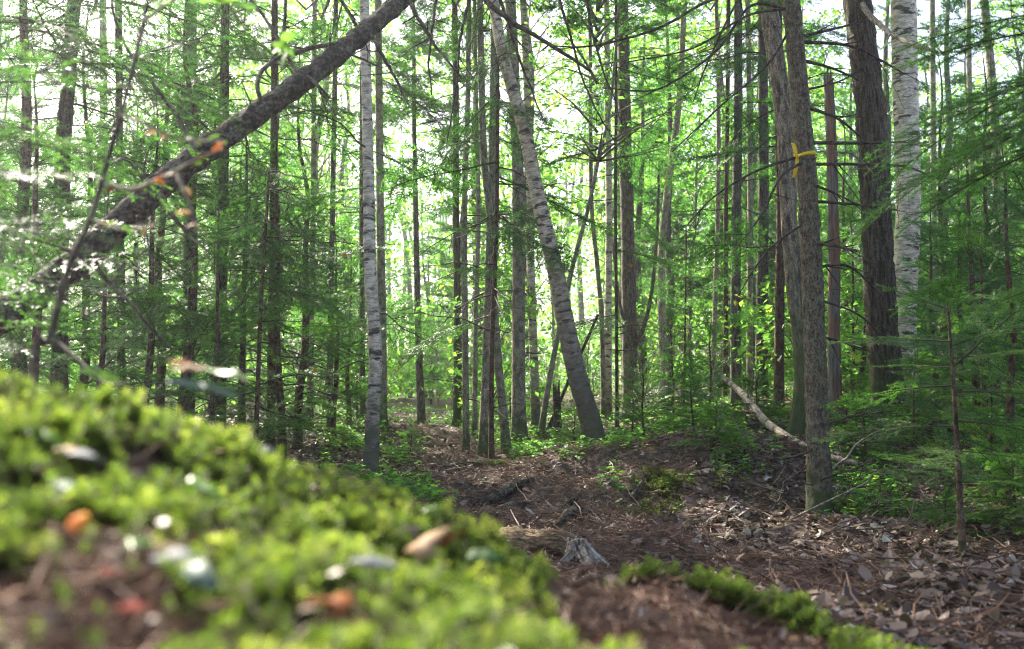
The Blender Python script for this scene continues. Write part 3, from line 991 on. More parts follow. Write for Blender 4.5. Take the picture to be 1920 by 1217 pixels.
def leaf_cloud(centres, radii, per, size, seed, tpls, flat=0.35, rnd_off=0.0, scale_var=0.35, tilt=0.55):
    """leaves gathered in flat lying sprays round the given centres"""
    g = np.random.default_rng(seed)
    m = MB()
    centres = np.asarray(centres)
    N = len(centres) * per
    ci = np.repeat(np.arange(len(centres)), per)
    off = g.normal(0, 0.5, (N, 3)) * np.asarray(radii)[ci, None] * np.array([1, 1, flat])
    pos = centres[ci] + off
    pick = g.integers(0, len(tpls), N)
    cr = g.normal(0, 0.12, len(centres))
    for k in range(len(tpls)):
        mk = pick == k
        n = int(mk.sum())
        scatter(m, [tpls[k]], rot_zyx(g.uniform(0, 6.283, n), g.normal(-0.25, tilt, n), g.normal(0, tilt, n)), pos[mk], size * g.uniform(1 - scale_var, 1 + scale_var, n),
                np.clip(0.5 + rnd_off + cr[ci[mk]] + g.normal(0, 0.13, n), 0, 1))
    return m


def crown_points(H, z0, rmax, n, g, low=0.5):
    z = z0 + (H - z0) * g.random(n) ** 0.9
    f = (z - z0) / (H - z0)
    prof = np.sin(math.pi * np.clip(0.12 + 0.86 * f, 0, 1)) ** 0.7
    r = rmax * prof * np.sqrt(g.uniform(0.05, 1, n)) * g.uniform(0.7, 1.1, n)
    a = g.uniform(0, 6.283, n)
    return np.column_stack([r * np.cos(a), r * np.sin(a), z])


# crowns shared by trees, standing on their local origin
LT_FAR = [quad_leaf(1, 1)]
HIGH_FIR = [fir_crown(6.5, 0.0, 1.6, FAR, FARL, 400 + i, 8, gap=0.4).mesh("fir_crown", [NEEDLE, BARK['twig']]) for i in range(3)]
HIGH_LEAF = []
for i in range(3):
    g = np.random.default_rng(500 + i)
    pts = crown_points(7.0, 0.0, 2.1, 60, g)
    m = leaf_cloud(pts, g.uniform(0.45, 0.9, len(pts)), 17, 0.11, 510 + i, LT_FAR)
    for p in pts[::2]:
        q = np.array([[0, 0, max(p[2] - 1.2, 0)], p * [0.5, 0.5, 1] - [0, 0, 0.4], p])
        tube(m, spline(np.column_stack([q, [0.03, 0.018, 0.006]]), 0.5), 4, 1, cap=False)
    HIGH_LEAF.append(m.mesh("leaf_crown", [LEAF, BARK['grey']]))



def tpl_mesh(tpl, name, mats, seed=1, off=0.0):
    m = MB()
    scatter(m, tpl, np.eye(3)[None], np.zeros((1, 3)), 1.0, [off])
    return m.mesh(name, mats)


THIN_ME = [tpl_mesh(t_, "bough", [NEEDLE, BARK['twig']], 1, .32) for t_ in THIN]
NEAR_ME = [tpl_mesh(t_, "bough", [NEEDLE, BARK['twig']]) for t_ in NEAR]
MID_ME = [tpl_mesh(t_, "bough", [NEEDLE, BARK['twig']]) for t_ in MID]

# ------------------------------------------------------------------ build the trees of the table
TREE_XY = []
crown_i = 0
for ti, t in enumerate(T):
    g = np.random.default_rng(1000 + ti)
    pts = [P(*p) for p in t['path']]
    base = pts[0].copy()
    zb = G(base[0], base[1])
    if t['seen']:
        base[2] = zb
        pts[0] = base
    elif zb < pts[0][2] - 0.1:
        base = np.array([pts[0][0] - 0.02, pts[0][1], zb])
        pts = [base] + pts
    else:
        pts = [p for p in pts if p[2] > zb + 0.05]
        base = np.array([pts[0][0], pts[0][1], zb])
        pts = [base] + pts
    TREE_XY.append(base[:2])
    d = t['path'][0][2]
    r0, r1 = px_m(t['w0'], d) / 2, px_m(t['w1'], t['path'][-1][2]) / 2
    top_seen = pts[-1]
    n = len(pts)
    zz = np.array([p[2] for p in pts])
    fr = (zz - zz[0]) / max(zz[-1] - zz[0], 0.1)
    rad = r0 + (r1 - r0) * np.clip(fr, 0, 1) ** 0.8
    arr = np.column_stack([np.array(pts), rad])
    Htop = zb + t['H']
    broken = t['name'] in ('dead_snag', 'dead_sapling', 'broken_stump')
    if Htop > top_seen[2] + 0.3 and not broken:
        dr = (pts[-1] - pts[-2])
        dr /= np.linalg.norm(dr)
        rem = Htop - top_seen[2]
        k1 = pts[-1] + dr * rem * 0.35
        k2 = k1 + (dr * 0.5 + np.array([0, 0, 0.6])) * rem * 0.65
        arr = np.vstack([arr, np.append(k1, r1 * 0.75), np.append(k2, 0.012)])
    low = arr[0].copy()
    low[2] -= 0.12
    arr = np.vstack([low, arr])
    near = d < 11.6
    path = spline(arr, 0.035 if near and r0 > 0.045 else (0.06 if near else 0.12))
    sides = 28 if r0 > 0.1 and near else (20 if near else 12)
    relief = {'dark': 0.038, 'spruce': 0.026, 'pine': 0.024, 'mossy': 0.034, 'snag': 0.036}.get(t['bark'], 0.012)
    root = empty(t['name'], base, t['label'], {'birch_tree': 'birch tree', 'maple_tree': 'deciduous tree', 'oak_tree': 'deciduous tree', 'spruce_tree': 'spruce tree', 'pine_tree': 'pine tree', 'fir_tree': 'fir tree', 'dead_snag': 'dead tree', 'broken_stump': 'stump', 'dead_sapling': 'dead tree'}[t['name']], t['group'])
    t['root'], t['path3'] = root, path
    m = MB()
    tube(m, path - np.append(base, 0), sides, 0, relief, 30 + ti, t['flare'], s0=-0.12, relk=(3, 9.0) if t['bark'] in ('dark', 'mossy', 'snag') else (3, 42.0))
    # short snapped branch stubs
    for k in range({'spruce': 16, 'pine': 8, 'grey': 4, 'birch': 3, 'dark': 3}.get(t['bark'], 3)):
        i = g.integers(int(len(path) * 0.06), int(len(path) * 0.5))
        a = g.uniform(0, 6.283)
        o = path[i, :3] - base
        dv = np.array([math.cos(a), math.sin(a), g.normal(0.1, 0.2)])
        l = path[i, 3] * 0.8 + g.uniform(0.015, 0.06)
        tube(m, np.vstack([np.append(o, 0.012), np.append(o + dv * l, 0.006)]) * [1, 1, 1, max(0.4, path[i, 3] / 0.09)], 5, 0)
    if t['name'] in ('dead_snag', 'broken_stump'):
        tp = path[-1, :3] - base
        for k in range(5):
            a = k * 1.26 + g.uniform(0, 0.5)
            o = tp + np.array([math.cos(a), math.sin(a), 0]) * path[-1, 3] * 0.6 - [0, 0, 0.06]
            tube(m, np.vstack([np.append(o, 0.022), np.append(o + [0.012 * math.cos(a), 0.012 * math.sin(a), g.uniform(0.08, 0.24)], 0.004)]), 5, 0)
    m.build("trunk", [BARK[t['bark']]], root)
    top = path[-1, :3]
    # dead and green boughs in the part the photo shows, each a mesh of its own
    vis_hi = min(top[2], CAMZ + 0.40 * d)
    for k in range(t['dead']):
        z = g.uniform(zb + 0.5, vis_hi)
        o = np.array([np.interp(z, path[:, 2], path[:, c]) for c in range(4)])
        a = g.uniform(0, 6.283)
        L = g.uniform(0.35, 1.3) if t['H'] > 3.5 else g.uniform(0.25, 0.6)
        R = rot_zyx(a, g.normal(0.0, 0.25), g.uniform(-0.5, 0.5))
        m = MB()
        for q in dead_branch(L, 7000 + ti * 50 + k, g.integers(3, 7), g.uniform(0.05, 0.35)):
            tube(m, np.column_stack([q[:, :3] @ R.T, q[:, 3]]), 4, 0, cap=False)
        m.build("bare_branch", [BARK['twig']], root, o[:3] - base)
    for k in range(t['green']):
        z = zb + 0.9 + (vis_hi - zb - 0.9) * g.random() ** 0.55
        o = np.array([np.interp(z, path[:, 2], path[:, c]) for c in range(3)])
        L = g.uniform(0.6, 1.7) if t['H'] > 3.5 else g.uniform(0.3, 0.8)
        i = g.integers(0, 4)
        c = link("green_bough", (MID_ME if d > 9 else NEAR_ME)[i], root, o - base)
        sc = L / (MIDL if d > 9 else NEARL)[i]
        c.scale = (sc, sc, sc)
        c.rotation_euler = (g.normal(0, 0.45), -g.normal(-0.1, 0.25), g.uniform(0, 6.283))
    if t['crown'] and t['H'] > 5:
        zc = max(zb + t['H'] * 0.42, min(CAMZ + 0.40 * d, zb + t['H'] * 0.6))
        o = np.array([np.interp(zc, path[:, 2], path[:, c]) for c in range(3)])
        me = (HIGH_FIR if t['crown'] == 'fir' else HIGH_LEAF)[crown_i % 3]
        crown_i += 1
        c = link("crown", me, root, o - base)
        sc = (top[2] - zc) / (6.5 if t['crown'] == 'fir' else 6.6)
        c.scale = (max(sc, 0.8) ** 0.5, max(sc, 0.8) ** 0.5, sc)
        c.rotation_euler[2] = g.uniform(0, 6.28)

# ------------------------------------------------------------------ firs of the thickets: a few grown trees, copied tree by tree


def make_fir(name, H, z0, rmax, set_, lens, seed, per_m, rnd_off=0.0, gap=0.15, el0=0.2, r0=None, bark='red', lean=0.0, crown_name="boughs"):
    g = np.random.default_rng(seed)
    root = empty(name, (0, 0, 0), None, None)
    m = MB()
    n = 9
    t = np.linspace(0, 1, n)
    r0 = r0 or 0.010 + 0.0085 * H
    p = np.column_stack([np.cumsum(g.normal(0, 0.006 * H, n)), np.cumsum(g.normal(0, 0.006 * H, n)), H * t - 0.05, r0 * (1 - t) ** 0.9 + 0.004])
    p[:2, :2] = 0
    tube(m, spline(p, 0.12), 8, 0, 0.01, seed, 0.3)
    m.build("trunk", [BARK[bark]], root)
    fir_crown(H, z0, rmax, set_, lens, seed + 1, per_m, rnd_off, gap, el0).build(crown_name, [NEEDLE, BARK['twig']], root)
    return root


def plant(proto, used, x, y, s, rz, label, cat, group=None, sink=0.0):
    o = copy_tree(proto) if used else proto
    o.location = (x, y, G(x, y) - sink)
    o.rotation_euler = (0, 0, rz)
    o.scale = (s, s, s)
    tag(o, label, cat, group)
    return o


g = np.random.default_rng(77)
FIRS = [make_fir("fir_tree", H, z0, r, NEAR, NEARL, 800 + i * 3, pm, off, gap) for i, (H, z0, r, pm, off, gap) in enumerate([(4.6, 0.5, 1.30, 13, 0.08, .1), (3.4, 0.25, 1.1, 15, 0.16, .1), (5.6, 0.9, 1.35, 13, 0.03, .1), (2.4, 0.1, 0.9, 18, 0.22, .1)])]
used = [False] * 4
LEFT = [(40, 7.6, 2), (150, 8.8, 0), (265, 8.0, 1), (345, 8.8, 0), (300, 10.5, 2), (455, 9.6, 1), (400, 7.4, 3), (530, 9.8, 1), (560, 11.5, 0), (625, 12, 3), (520, 13, 2), (-60, 8, 0), (120, 11, 2),
        (610, 14, 1), (190, 6.2, 3), (-110, 6.6, 1), (50, 5.6, 3), (400, 12.5, 0), (655, 13.5, 3), (250, 13, 0), (0, 13, 2)]
for px, d, k in LEFT:
    x = P(px, 700, d)[0]
    plant(FIRS[k], used[k], x, d, g.uniform(0.85, 1.12), g.uniform(0, 6.28), "bushy green fir among the crowded firs under the leaning dead trunk", "fir tree", "firs of the thicket under the leaning dead trunk")
    used[k] = True
RIGHT = [(1800, 9.6, 1), (1860, 11.0, 0), (1945, 9.0, 0), (2040, 7.6, 1), (1775, 13, 0), (1870, 14, 2), (1950, 12, 2), (2060, 9.5, 2), (1850, 8.4, 3), (1935, 7.2, 3), (1885, 6.4, 3), (1960, 6.0, 1), (1830, 9.2, 1), (1720, 12.5, 1), (1755, 11.2, 3), (1615, 13.5, 1), (1590, 16, 0), (1540, 14.0, 3), (1720, 15.5, 2)]
for px, d, k in RIGHT:
    x = P(px, 700, d)[0]
    plant(FIRS[k], True, x, d, g.uniform(0.85, 1.1), g.uniform(0, 6.28), "bushy green fir in the shaded fir stand beyond the big birch and dark trunk", "fir tree", "firs of the stand beyond the big white birch")

# seedlings on and round the leafy mound
SEED = [make_fir("fir_seedling", H, 0.05, r, SMALL, SMALLL, 860 + i * 3, pm, 0.32, 0.05, 0.15, 0.006 + 0.004 * H) for i, (H, r, pm) in enumerate([(0.95, 0.50, 34), (0.55, 0.58, 60), (1.5, 0.72, 26)])]
used = [False] * 3
for px, d, k, s, lab in [
        (1206, 9.4, 0, 1.0, "upright fir seedling with a bare thin stem on the mound by the leaning birch"),
        (1344, 8.0, 1, 0.75, "low flat fir seedling on the shaded leafy slope of the mound"),
        (1300, 9.0, 1, 1.1, "dense spreading fir seedling on the crest of the mound"),
        (1262, 10.2, 2, 0.8, "tallest bright fir seedling behind the crest of the mound"),
        (1330, 10.6, 0, 1.1, "feathery fir seedling beside the raised end of the fallen log"),
        (1185, 11.5, 0, 0.9, "fir seedling in front of the big purple grey pine"),
        (1420, 10.3, 1, 1.0, "low fir seedling behind the middle of the fallen log"),
        (1620, 8.6, 1, 1.0, "low fir seedling spreading at the foot of the largest dark trunk"),
        (1712, 9.0, 2, 0.7, "fir seedling in front of the thick white birch foot"),
        (1860, 7.0, 0, 1.1, "fir seedling close behind the tall thin fir sapling"),
        (1900, 5.6, 1, 1.0, "low fir seedling at the edge of the leaf litter under the fir stand"),
        (1765, 6.2, 1, 0.5, "small fir seedling beside the foot of the tall thin fir sapling"),
        (1075, 12.2, 1, 0.8, "small fir seedling behind the foot of the leaning birch"),
        (770, 11.5, 1, 0.6, "low fir seedling right of the slim pale birch foot")]:
    x = P(px, 700, d)[0]
    plant(SEED[k], used[k], x, d, s, g.uniform(0, 6.28), lab, "fir seedling")
    used[k] = True

# the thin fir sapling on the right
b0 = P(1806, 1046, 5.2)
zb = G(b0[0], b0[1])
root = empty("fir_sapling", (b0[0], b0[1], zb), "tall thin fir sapling with dark bare stem rising from the leaf litter", "fir sapling")
path = spline(np.array([np.append(P(px, py, d), r) for px, py, d, r in [(1808, 1075, 5.2, .021), (1805, 1030, 5.2, .0175), (1799, 920, 5.2, .015), (1794, 820, 5.2, .013), (1788, 720, 5.2, .0105), (1782, 640, 5.2, .008), (1777, 565, 5.2, .004)]]), 0.03)
m = MB()
tube(m, path - np.array([b0[0], b0[1], zb, 0]), 10, 0, 0.03, 5, 0.5)
m.build("trunk", [BARK['red']], root)
for k, (py, az, L, el, i) in enumerate([(575, 0.3, .35, .5, 0), (580, 2.6, .38, .4, 0), (590, 4.4, .3, .5, 0), (600, 1.5, .3, .5, 0), (640, 3.05, .62, .08, 1), (650, 0.15, .55, .35, 1), (672, 5.2, .6, .1, 4), (690, 2.2, .5, .1, 1),
                                        (686, 0.4, 1.1, .62, 2), (722, 3.3, .75, -.02, 2), (740, 1.0, .6, 0, 1), (735, 5.8, .7, .05, 2), (790, 0.2, .8, -.05, 2), (800, 2.6, .75, 0.0, 2), (830, 4.1, .6, -.05, 1), (845, 5.6, .6, -.05, 4), (880, 2.3, .5, 0.0, 1), (905, 0.5, .6, 0.0, 1), (870, 1.8, .7, 0, 4)]):
    z = P(1790, py, 5.2)[2]
    o = np.array([np.interp(z, path[:, 2], path[:, c]) for c in range(3)])
    c = link("green_bough", THIN_ME[i], root, o - np.array([b0[0], b0[1], zb]))
    s = L / NEARL[i]
    c.scale = (s, s, s)
    c.rotation_euler = (g.normal(0, .15), -el, az)

# the shaded fir bough that reaches in from a fir beside the frame
fx, fd = P(2130, 700, 4.2)[0], 4.2
root = empty("fir_tree", (fx, fd, G(fx, fd)), "near dark fir whose drooping upper boughs reach over the thicket from beside the frame", "fir tree")
m = MB()
zb = G(fx, fd)
tube(m, spline(np.array([[0, 0, -0.1, .07], [0.02, 0, 1.5, .055], [0, 0.02, 3.4, .03], [0, 0, 5.0, .006]]), 0.08), 10, 0, 0.012, 3, 0.4)
m.build("trunk", [BARK['spruce']], root)
for py, az, L, el, i in [(60, 3.0, .95, .15, 2), (120, 3.3, 1.15, -.05, 3), (165, 2.75, 1.2, -.12, 3), (200, 3.15, 1.0, -.1, 2), (140, 3.6, 1.1, -.1, 3), (230, 2.5, 1.0, -.1, 2), (20, 2.7, .9, .2, 2), (110, 2.4, 1.1, 0, 3), (-60, 3.2, .8, .1, 1), (60, 0.3, 1.1, 0, 3), (160, 5.5, 1.1, 0, 3), (-100, 1.2, .8, 0, 2)]:
    z = P(2130, py, 4.2)[2] - zb
    c = link("green_bough", NEAR_ME[i], root, (0, 0, z))
    s = L / NEARL[i]
    c.scale = (s, s, s)
    c.rotation_euler = (g.normal(0, .15), -el, az)

# ------------------------------------------------------------------ trees deeper in the forest


def make_broadleaf(name, H, z0, rmax, nclump, per, size, seed, r0, bark, tpls=LT_FAR, off=0.1, cname="crown"):
    g = np.random.default_rng(seed)
    root = empty(name, (0, 0, 0), None, None)
    m = MB()
    n = 8
    t = np.linspace(0, 1, n)
    p = np.column_stack([np.cumsum(g.normal(0, 0.012 * H, n)), np.cumsum(g.normal(0, 0.012 * H, n)), H * t - 0.1, r0 * (1 - t) ** 0.7 + 0.008])
    p[0, :2] = 0
    tube(m, spline(p, 0.4), 9, 0, 0.01, seed, 0.3)
    m.build("trunk", [BARK[bark]], root)
    pts = crown_points(H, z0, rmax, nclump, g)
    m = leaf_cloud(pts, g.uniform(0.3, 0.85, len(pts)), per, size, seed + 1, tpls, 0.3, off)
    for q in pts[::3]:
        zs = max(q[2] - g.uniform(0.5, 1.6), 0.3)
        o = np.array([np.interp(zs, p[:, 2], p[:, c]) for c in range(3)])
        tube(m, spline(np.array([np.append(o, 0.018), np.append((o + q) / 2 + [0, 0, 0.12], 0.011), np.append(q, 0.004)]), 0.5), 4, 1, cap=False)
    m.build(cname, [LEAF, BARK[bark]], root)
    return root


g = np.random.default_rng(91)
BG_LEAF = [make_broadleaf("maple_tree", H, z0, r, nc, 30, sz, 900 + i * 5, r0, bk, LT_FAR, [0.12, -0.12, 0.24, -0.02][i]) for i, (H, z0, r, nc, sz, r0, bk) in enumerate([(13, 2.4, 2.7, 185, .15, .09, 'grey'), (11, 1.6, 2.5, 165, .15, .07, 'grey'), (14, 3.4, 2.9, 165, .16, .12, 'pine'), (8, 0.8, 2.0, 105, .12, .05, 'grey')])]
BG_FIR = [make_fir("fir_tree", H, z0, r, FAR, FARL, 940 + i * 3, pm, off, .12, 0.1, 0.05 + 0.006 * H, 'pine') for i, (H, z0, r, pm, off) in enumerate([(10, 1.2, 1.7, 9, 0), (7, 0.6, 1.5, 10, .1), (12, 2.5, 1.8, 8, -.05)])]
SHRUB = [make_broadleaf("maple_sapling", H, 0.4, r, nc, 26, .10, 960 + i * 5, 0.014, 'grey', LT_FAR, 0.2, "leaves") for i, (H, r, nc) in enumerate([(2.6, .95, 40), (1.7, .85, 32)])]
ul, uf, us = [False] * 4, [False] * 3, [False] * 2
placed = [np.array(q) for q in TREE_XY]


def free(x, y, r):
    for q in placed:
        if (q[0] - x) ** 2 + (q[1] - y) ** 2 < r * r:
            return False
    placed.append(np.array([x, y]))
    return True


cnt = 0
for _ in range(4000):
    if cnt >= 95:
        break
    d = 17 + 31 * g.random() ** 0.8
    px = g.uniform(-150, 2070)
    x = P(px, 700, d)[0]
    # the light comes down through a thin stretch of forest in the middle and far left
    if ((640 < px < 880 and g.random() < 0.7) or (1040 < px < 1150 and g.random() < 0.5) or (px < 230 and g.random() < 0.55) or (230 <= px < 640 and d < 32 and g.random() < 0.45)) and d < 49:
        continue
    if not free(x, d, 1.35):
        continue
    cnt += 1
    fir = g.random() < (0.65 if px < 620 or px > 1650 else 0.36)
    if fir:
        k = int(g.integers(0, 3))
        plant(BG_FIR[k], uf[k], x, d, g.uniform(0.8, 1.15), g.uniform(0, 6.28), "conifer standing deep in the hazy forest behind the numbered nearer trunks".replace("numbered ", ""), "fir tree", "conifers deep in the hazy forest")
        uf[k] = True
    else:
        k = int(g.integers(0, 4))
        plant(BG_LEAF[k], ul[k], x, d, g.uniform(0.8, 1.15), g.uniform(0, 6.28), "sunlit leafy tree deep in the hazy forest behind the nearer trunks", "deciduous tree", "leafy trees deep in the hazy forest")
        ul[k] = True
cnt = 0
for _ in range(3000):
    if cnt >= 130:
        break
    d = 12.5 + 24 * g.random()
    px = g.uniform(0, 1950)
    x = P(px, 700, d)[0]
    if 690 < px < 900 and d < 22:
        continue
    if not free(x, d, 0.6):
        continue
    cnt += 1
    if g.random() < 0.45:
        k = int(g.integers(0, 2))
        plant(SHRUB[k], us[k], x, d, g.uniform(0.6, 1.1), g.uniform(0, 6.28), "bright leafy sapling in the understory between the distant trunks", "sapling", "leafy saplings of the understory")
        us[k] = True
    else:
        k = int(g.integers(0, 3))
        plant(SEED[k], True, x, d, g.uniform(0.9, 1.9), g.uniform(0, 6.28), "fir sapling in the understory between the distant trunks", "fir sapling", "fir saplings of the understory")

# the wood beyond, one mass
g = np.random.default_rng(93)
pts = []
for _ in range(2300):
    d = g.uniform(46, 78)
    a = g.uniform(-0.66, 0.66)
    apx = 960 + a * FPX
    lid = 15.0
    if 660 < apx < 880 or apx < 260:
        lid = 11.0
    elif 1040 < apx < 1170:
        lid = 12.0
    z = g.random() ** 1.35 * lid
    pts.append((a * d, d, -0.2 + z))
pts = np.array(pts)
m = leaf_cloud(pts, g.uniform(0.9, 1.9, len(pts)), 26, 0.30, 931, LT_FAR, 0.5, 0.08)
for _ in range(170):
    d = g.uniform(46, 74)
    x = g.uniform(-0.64, 0.64) * d
    tube(m, spline(np.array([[x, d, 0, .16], [x + g.normal(0, .4), d, 7, .12], [x + g.normal(0, .8), d, 15, .04]]), 3.0), 6, 1, cap=False)
tag(m.build("far_woods", [LEAF, BARK['grey']]), kind="stuff")

# ------------------------------------------------------------------ the leaning dead trunk and the bare boughs that hang from it


def polyline(pts, w0, w1, step=0.03):
    q = np.array([P(*p) for p in pts])
    r = np.linspace(px_m(w0, pts[0][2]) / 2, px_m(w1, pts[-1][2]) / 2, len(pts))
    return spline(np.column_stack([q, r]), step)


lead = [(-760, 1010, 2.6), (-480, 860, 2.9), (-190, 705, 3.3), (60, 556, 3.6), (200, 440, 3.8), (330, 325, 4.0), (480, 215, 4.4), (600, 128, 4.75), (740, 12, 5.45), (900, -130, 6.2), (1080, -300, 7.1), (1300, -520, 8.2)]
wd = [78, 74, 66, 59, 54, 49, 43, 39, 33, 27, 20, 8]
q = np.array([np.append(P(*p), px_m(w, p[2]) / 2) for p, w in zip(lead, wd)])
base = q[0, :3].copy()
root = empty("leaning_tree", base, "leaning dead trunk with snapped bare branches slanting across the sky", "dead tree")
m = MB()
tube(m, spline(q, 0.025) - np.append(base, 0), 34, 0, 0.034, 71, 0.0, relk=(3, 42.0))
m.build("trunk", [BARK['lean']], root)
LB = [
    ([(640, 82, 4.9), (585, 88, 4.8), (547, 98, 4.7), (515, 112, 4.6), (496, 132, 4.5), (489, 152, 4.4), (497, 182, 4.35)], 9, 9),
    ([(534, 100, 4.7), (531, 50, 4.7), (529, -30, 4.7)], 9, 6),
    ([(691, 62, 5.1), (712, 98, 5.0), (738, 148, 5.0), (766, 197, 4.9)], 9, 4),
    ([(762, -5, 5.5), (785, 35, 5.4), (811, 77, 5.4), (838, 112, 5.3), (864, 146, 5.3)], 9, 4),
    ([(640, 90, 4.9), (660, 103, 4.85), (680, 113, 4.8), (711, 126, 4.75)], 7, 3),
    ([(575, 145, 4.6), (600, 165, 4.5), (616, 183, 4.5)], 8, 3),
    ([(300, 360, 3.7), (325, 400, 3.6), (355, 432, 3.6), (382, 458, 3.5)], 10, 4),
    ([(165, 478, 3.3), (200, 520, 3.3), (237, 557, 3.25), (275, 600, 3.2), (317, 648, 3.2)], 11, 4),
    ([(255, 405, 3.5), (272, 440, 3.5), (290, 500, 3.4)], 7, 3),
    ([(370, 290, 3.9), (330, 220, 4.0), (290, 168, 4.0), (248, 109, 4.1), (211, 36, 4.1), (200, -30, 4.1)], 9, 4),
    ([(560, 150, 4.6), (540, 105, 4.7), (500, 36, 4.8), (460, -10, 4.9)], 8, 6),
    ([(668, 50, 5.2), (650, 20, 5.2), (628, -12, 5.2)], 8, 6),
    ([(150, 472, 3.3), (105, 462, 3.3), (58, 450, 3.2), (10, 455, 3.2)], 8, 4),
    ([(280, 372, 3.7), (255, 320, 3.6), (230, 300, 3.6), (212, 305, 3.5)], 7, 3),
    ([(880, -112, 6.1), (905, -10, 6.1), (952, 38, 6.0), (1000, 66, 6.0), (1052, 97, 5.9), (1108, 133, 5.9)], 13, 6),
    ([(900, -130, 6.2), (930, -15, 6.1), (945, 35, 6.1), (965, 100, 6.0), (990, 160, 6.0), (1010, 222, 5.9)], 9, 3),
    ([(830, -70, 5.9), (822, -5, 5.9), (812, 75, 5.8), (808, 125, 5.8), (813, 178, 5.7)], 7, 3),
    ([(905, -140, 6.2), (884, 0, 6.2), (866, 70, 6.2), (862, 140, 6.1), (852, 210, 6.1), (842, 270, 6.0)], 7, 2.5),
    ([(1000, -230, 6.7), (1050, -8, 6.6), (1072, 70, 6.6), (1092, 130, 6.6), (1128, 208, 6.5), (1162, 268, 6.5)], 7, 2.5),
    ([(1060, -290, 7.0), (1103, -5, 6.9), (1118, 88, 6.8), (1140, 160, 6.8), (1166, 240, 6.7)], 7, 2.5),
]
gt = np.random.default_rng(5)
for pts, w0, w1 in LB:
    m = MB()
    pl = polyline(pts, w0, w1, 0.03)
    pl[:, :3] += np.cumsum(gt.normal(0, 0.0022, (len(pl), 3)), axis=0)
    tube(m, pl - np.append(base, 0), 7, 0, 0.02, int(w0 * 7), 0)
    for k in range(5):
        i = gt.integers(len(pl) // 4, len(pl))
        a = gt.uniform(0, 6.28)
        dv = np.array([math.cos(a), gt.normal(0, .4), math.sin(a) - 0.4])
        l = gt.uniform(0.04, 0.28)
        o = pl[i, :3] - base
        tube(m, spline(np.array([np.append(o, pl[i, 3] * .5), np.append(o + dv * l * .5 + gt.normal(0, .012, 3), .0018), np.append(o + dv * l, .001)]), 0.04), 4, 0, cap=False)
    m.build("bare_branch", [BARK['twig']], root)

lt = spline(q, 0.05)
for k in range(26):
    i = int(gt.integers(len(lt) // 4, int(len(lt) * .72)))
    o = lt[i, :3] - base
    a = gt.uniform(0, 6.28)
    dv = np.array([.7 * math.cos(a), gt.normal(0, .4), math.sin(a)])
    l = gt.uniform(.06, .4)
    m = MB()
    tube(m, spline(np.array([np.append(o, .005), np.append(o + dv * (lt[i, 3] + l * .5) + gt.normal(0, .02, 3), .003), np.append(o + dv * (lt[i, 3] + l) - [0, 0, .08 * l], .0012)]), .04), 5, 0)
    m.build("twig", [BARK['twig']], root)

# bare boughs of the front spruce, and the pale limb of the largest trunk


def hang(root, items, bark, seed, subs=5):
    gg = np.random.default_rng(seed)
    b = np.array(root.location)
    for pts, w0, w1 in items:
        m = MB()
        pl = polyline(pts, w0, w1, 0.05)
        tube(m, pl - np.append(b, 0), 6, 0, 0.02, int(w0 * 9 + pts[0][1]), 0)
        for k in range(subs):
            i = int(gg.integers(len(pl) // 5, len(pl)))
            dirn = pl[min(i + 1, len(pl) - 1), :3] - pl[max(i - 1, 0), :3]
            dirn /= np.linalg.norm(dirn) + 1e-9
            dv = dirn * 0.8 + gg.normal(0, 0.45, 3) + [0, 0, -0.15]
            l = gg.uniform(0.12, 0.5)
            o = pl[i, :3] - b
            mid = o + dv * l * .5 + gg.normal(0, .02, 3)
            tube(m, spline(np.array([np.append(o, pl[i, 3] * .55), np.append(mid, .0022), np.append(o + dv * l - [0, 0, .05 * l], .001)]), 0.06), 4, 0, cap=False)
            if l > 0.25:
                e = mid + gg.normal(0, 0.12, 3)
                tube(m, np.array([np.append(mid, .0016), np.append(e, .0009)]), 3, 0, cap=False)
        m.build("bare_branch", [BARK[bark]], root)


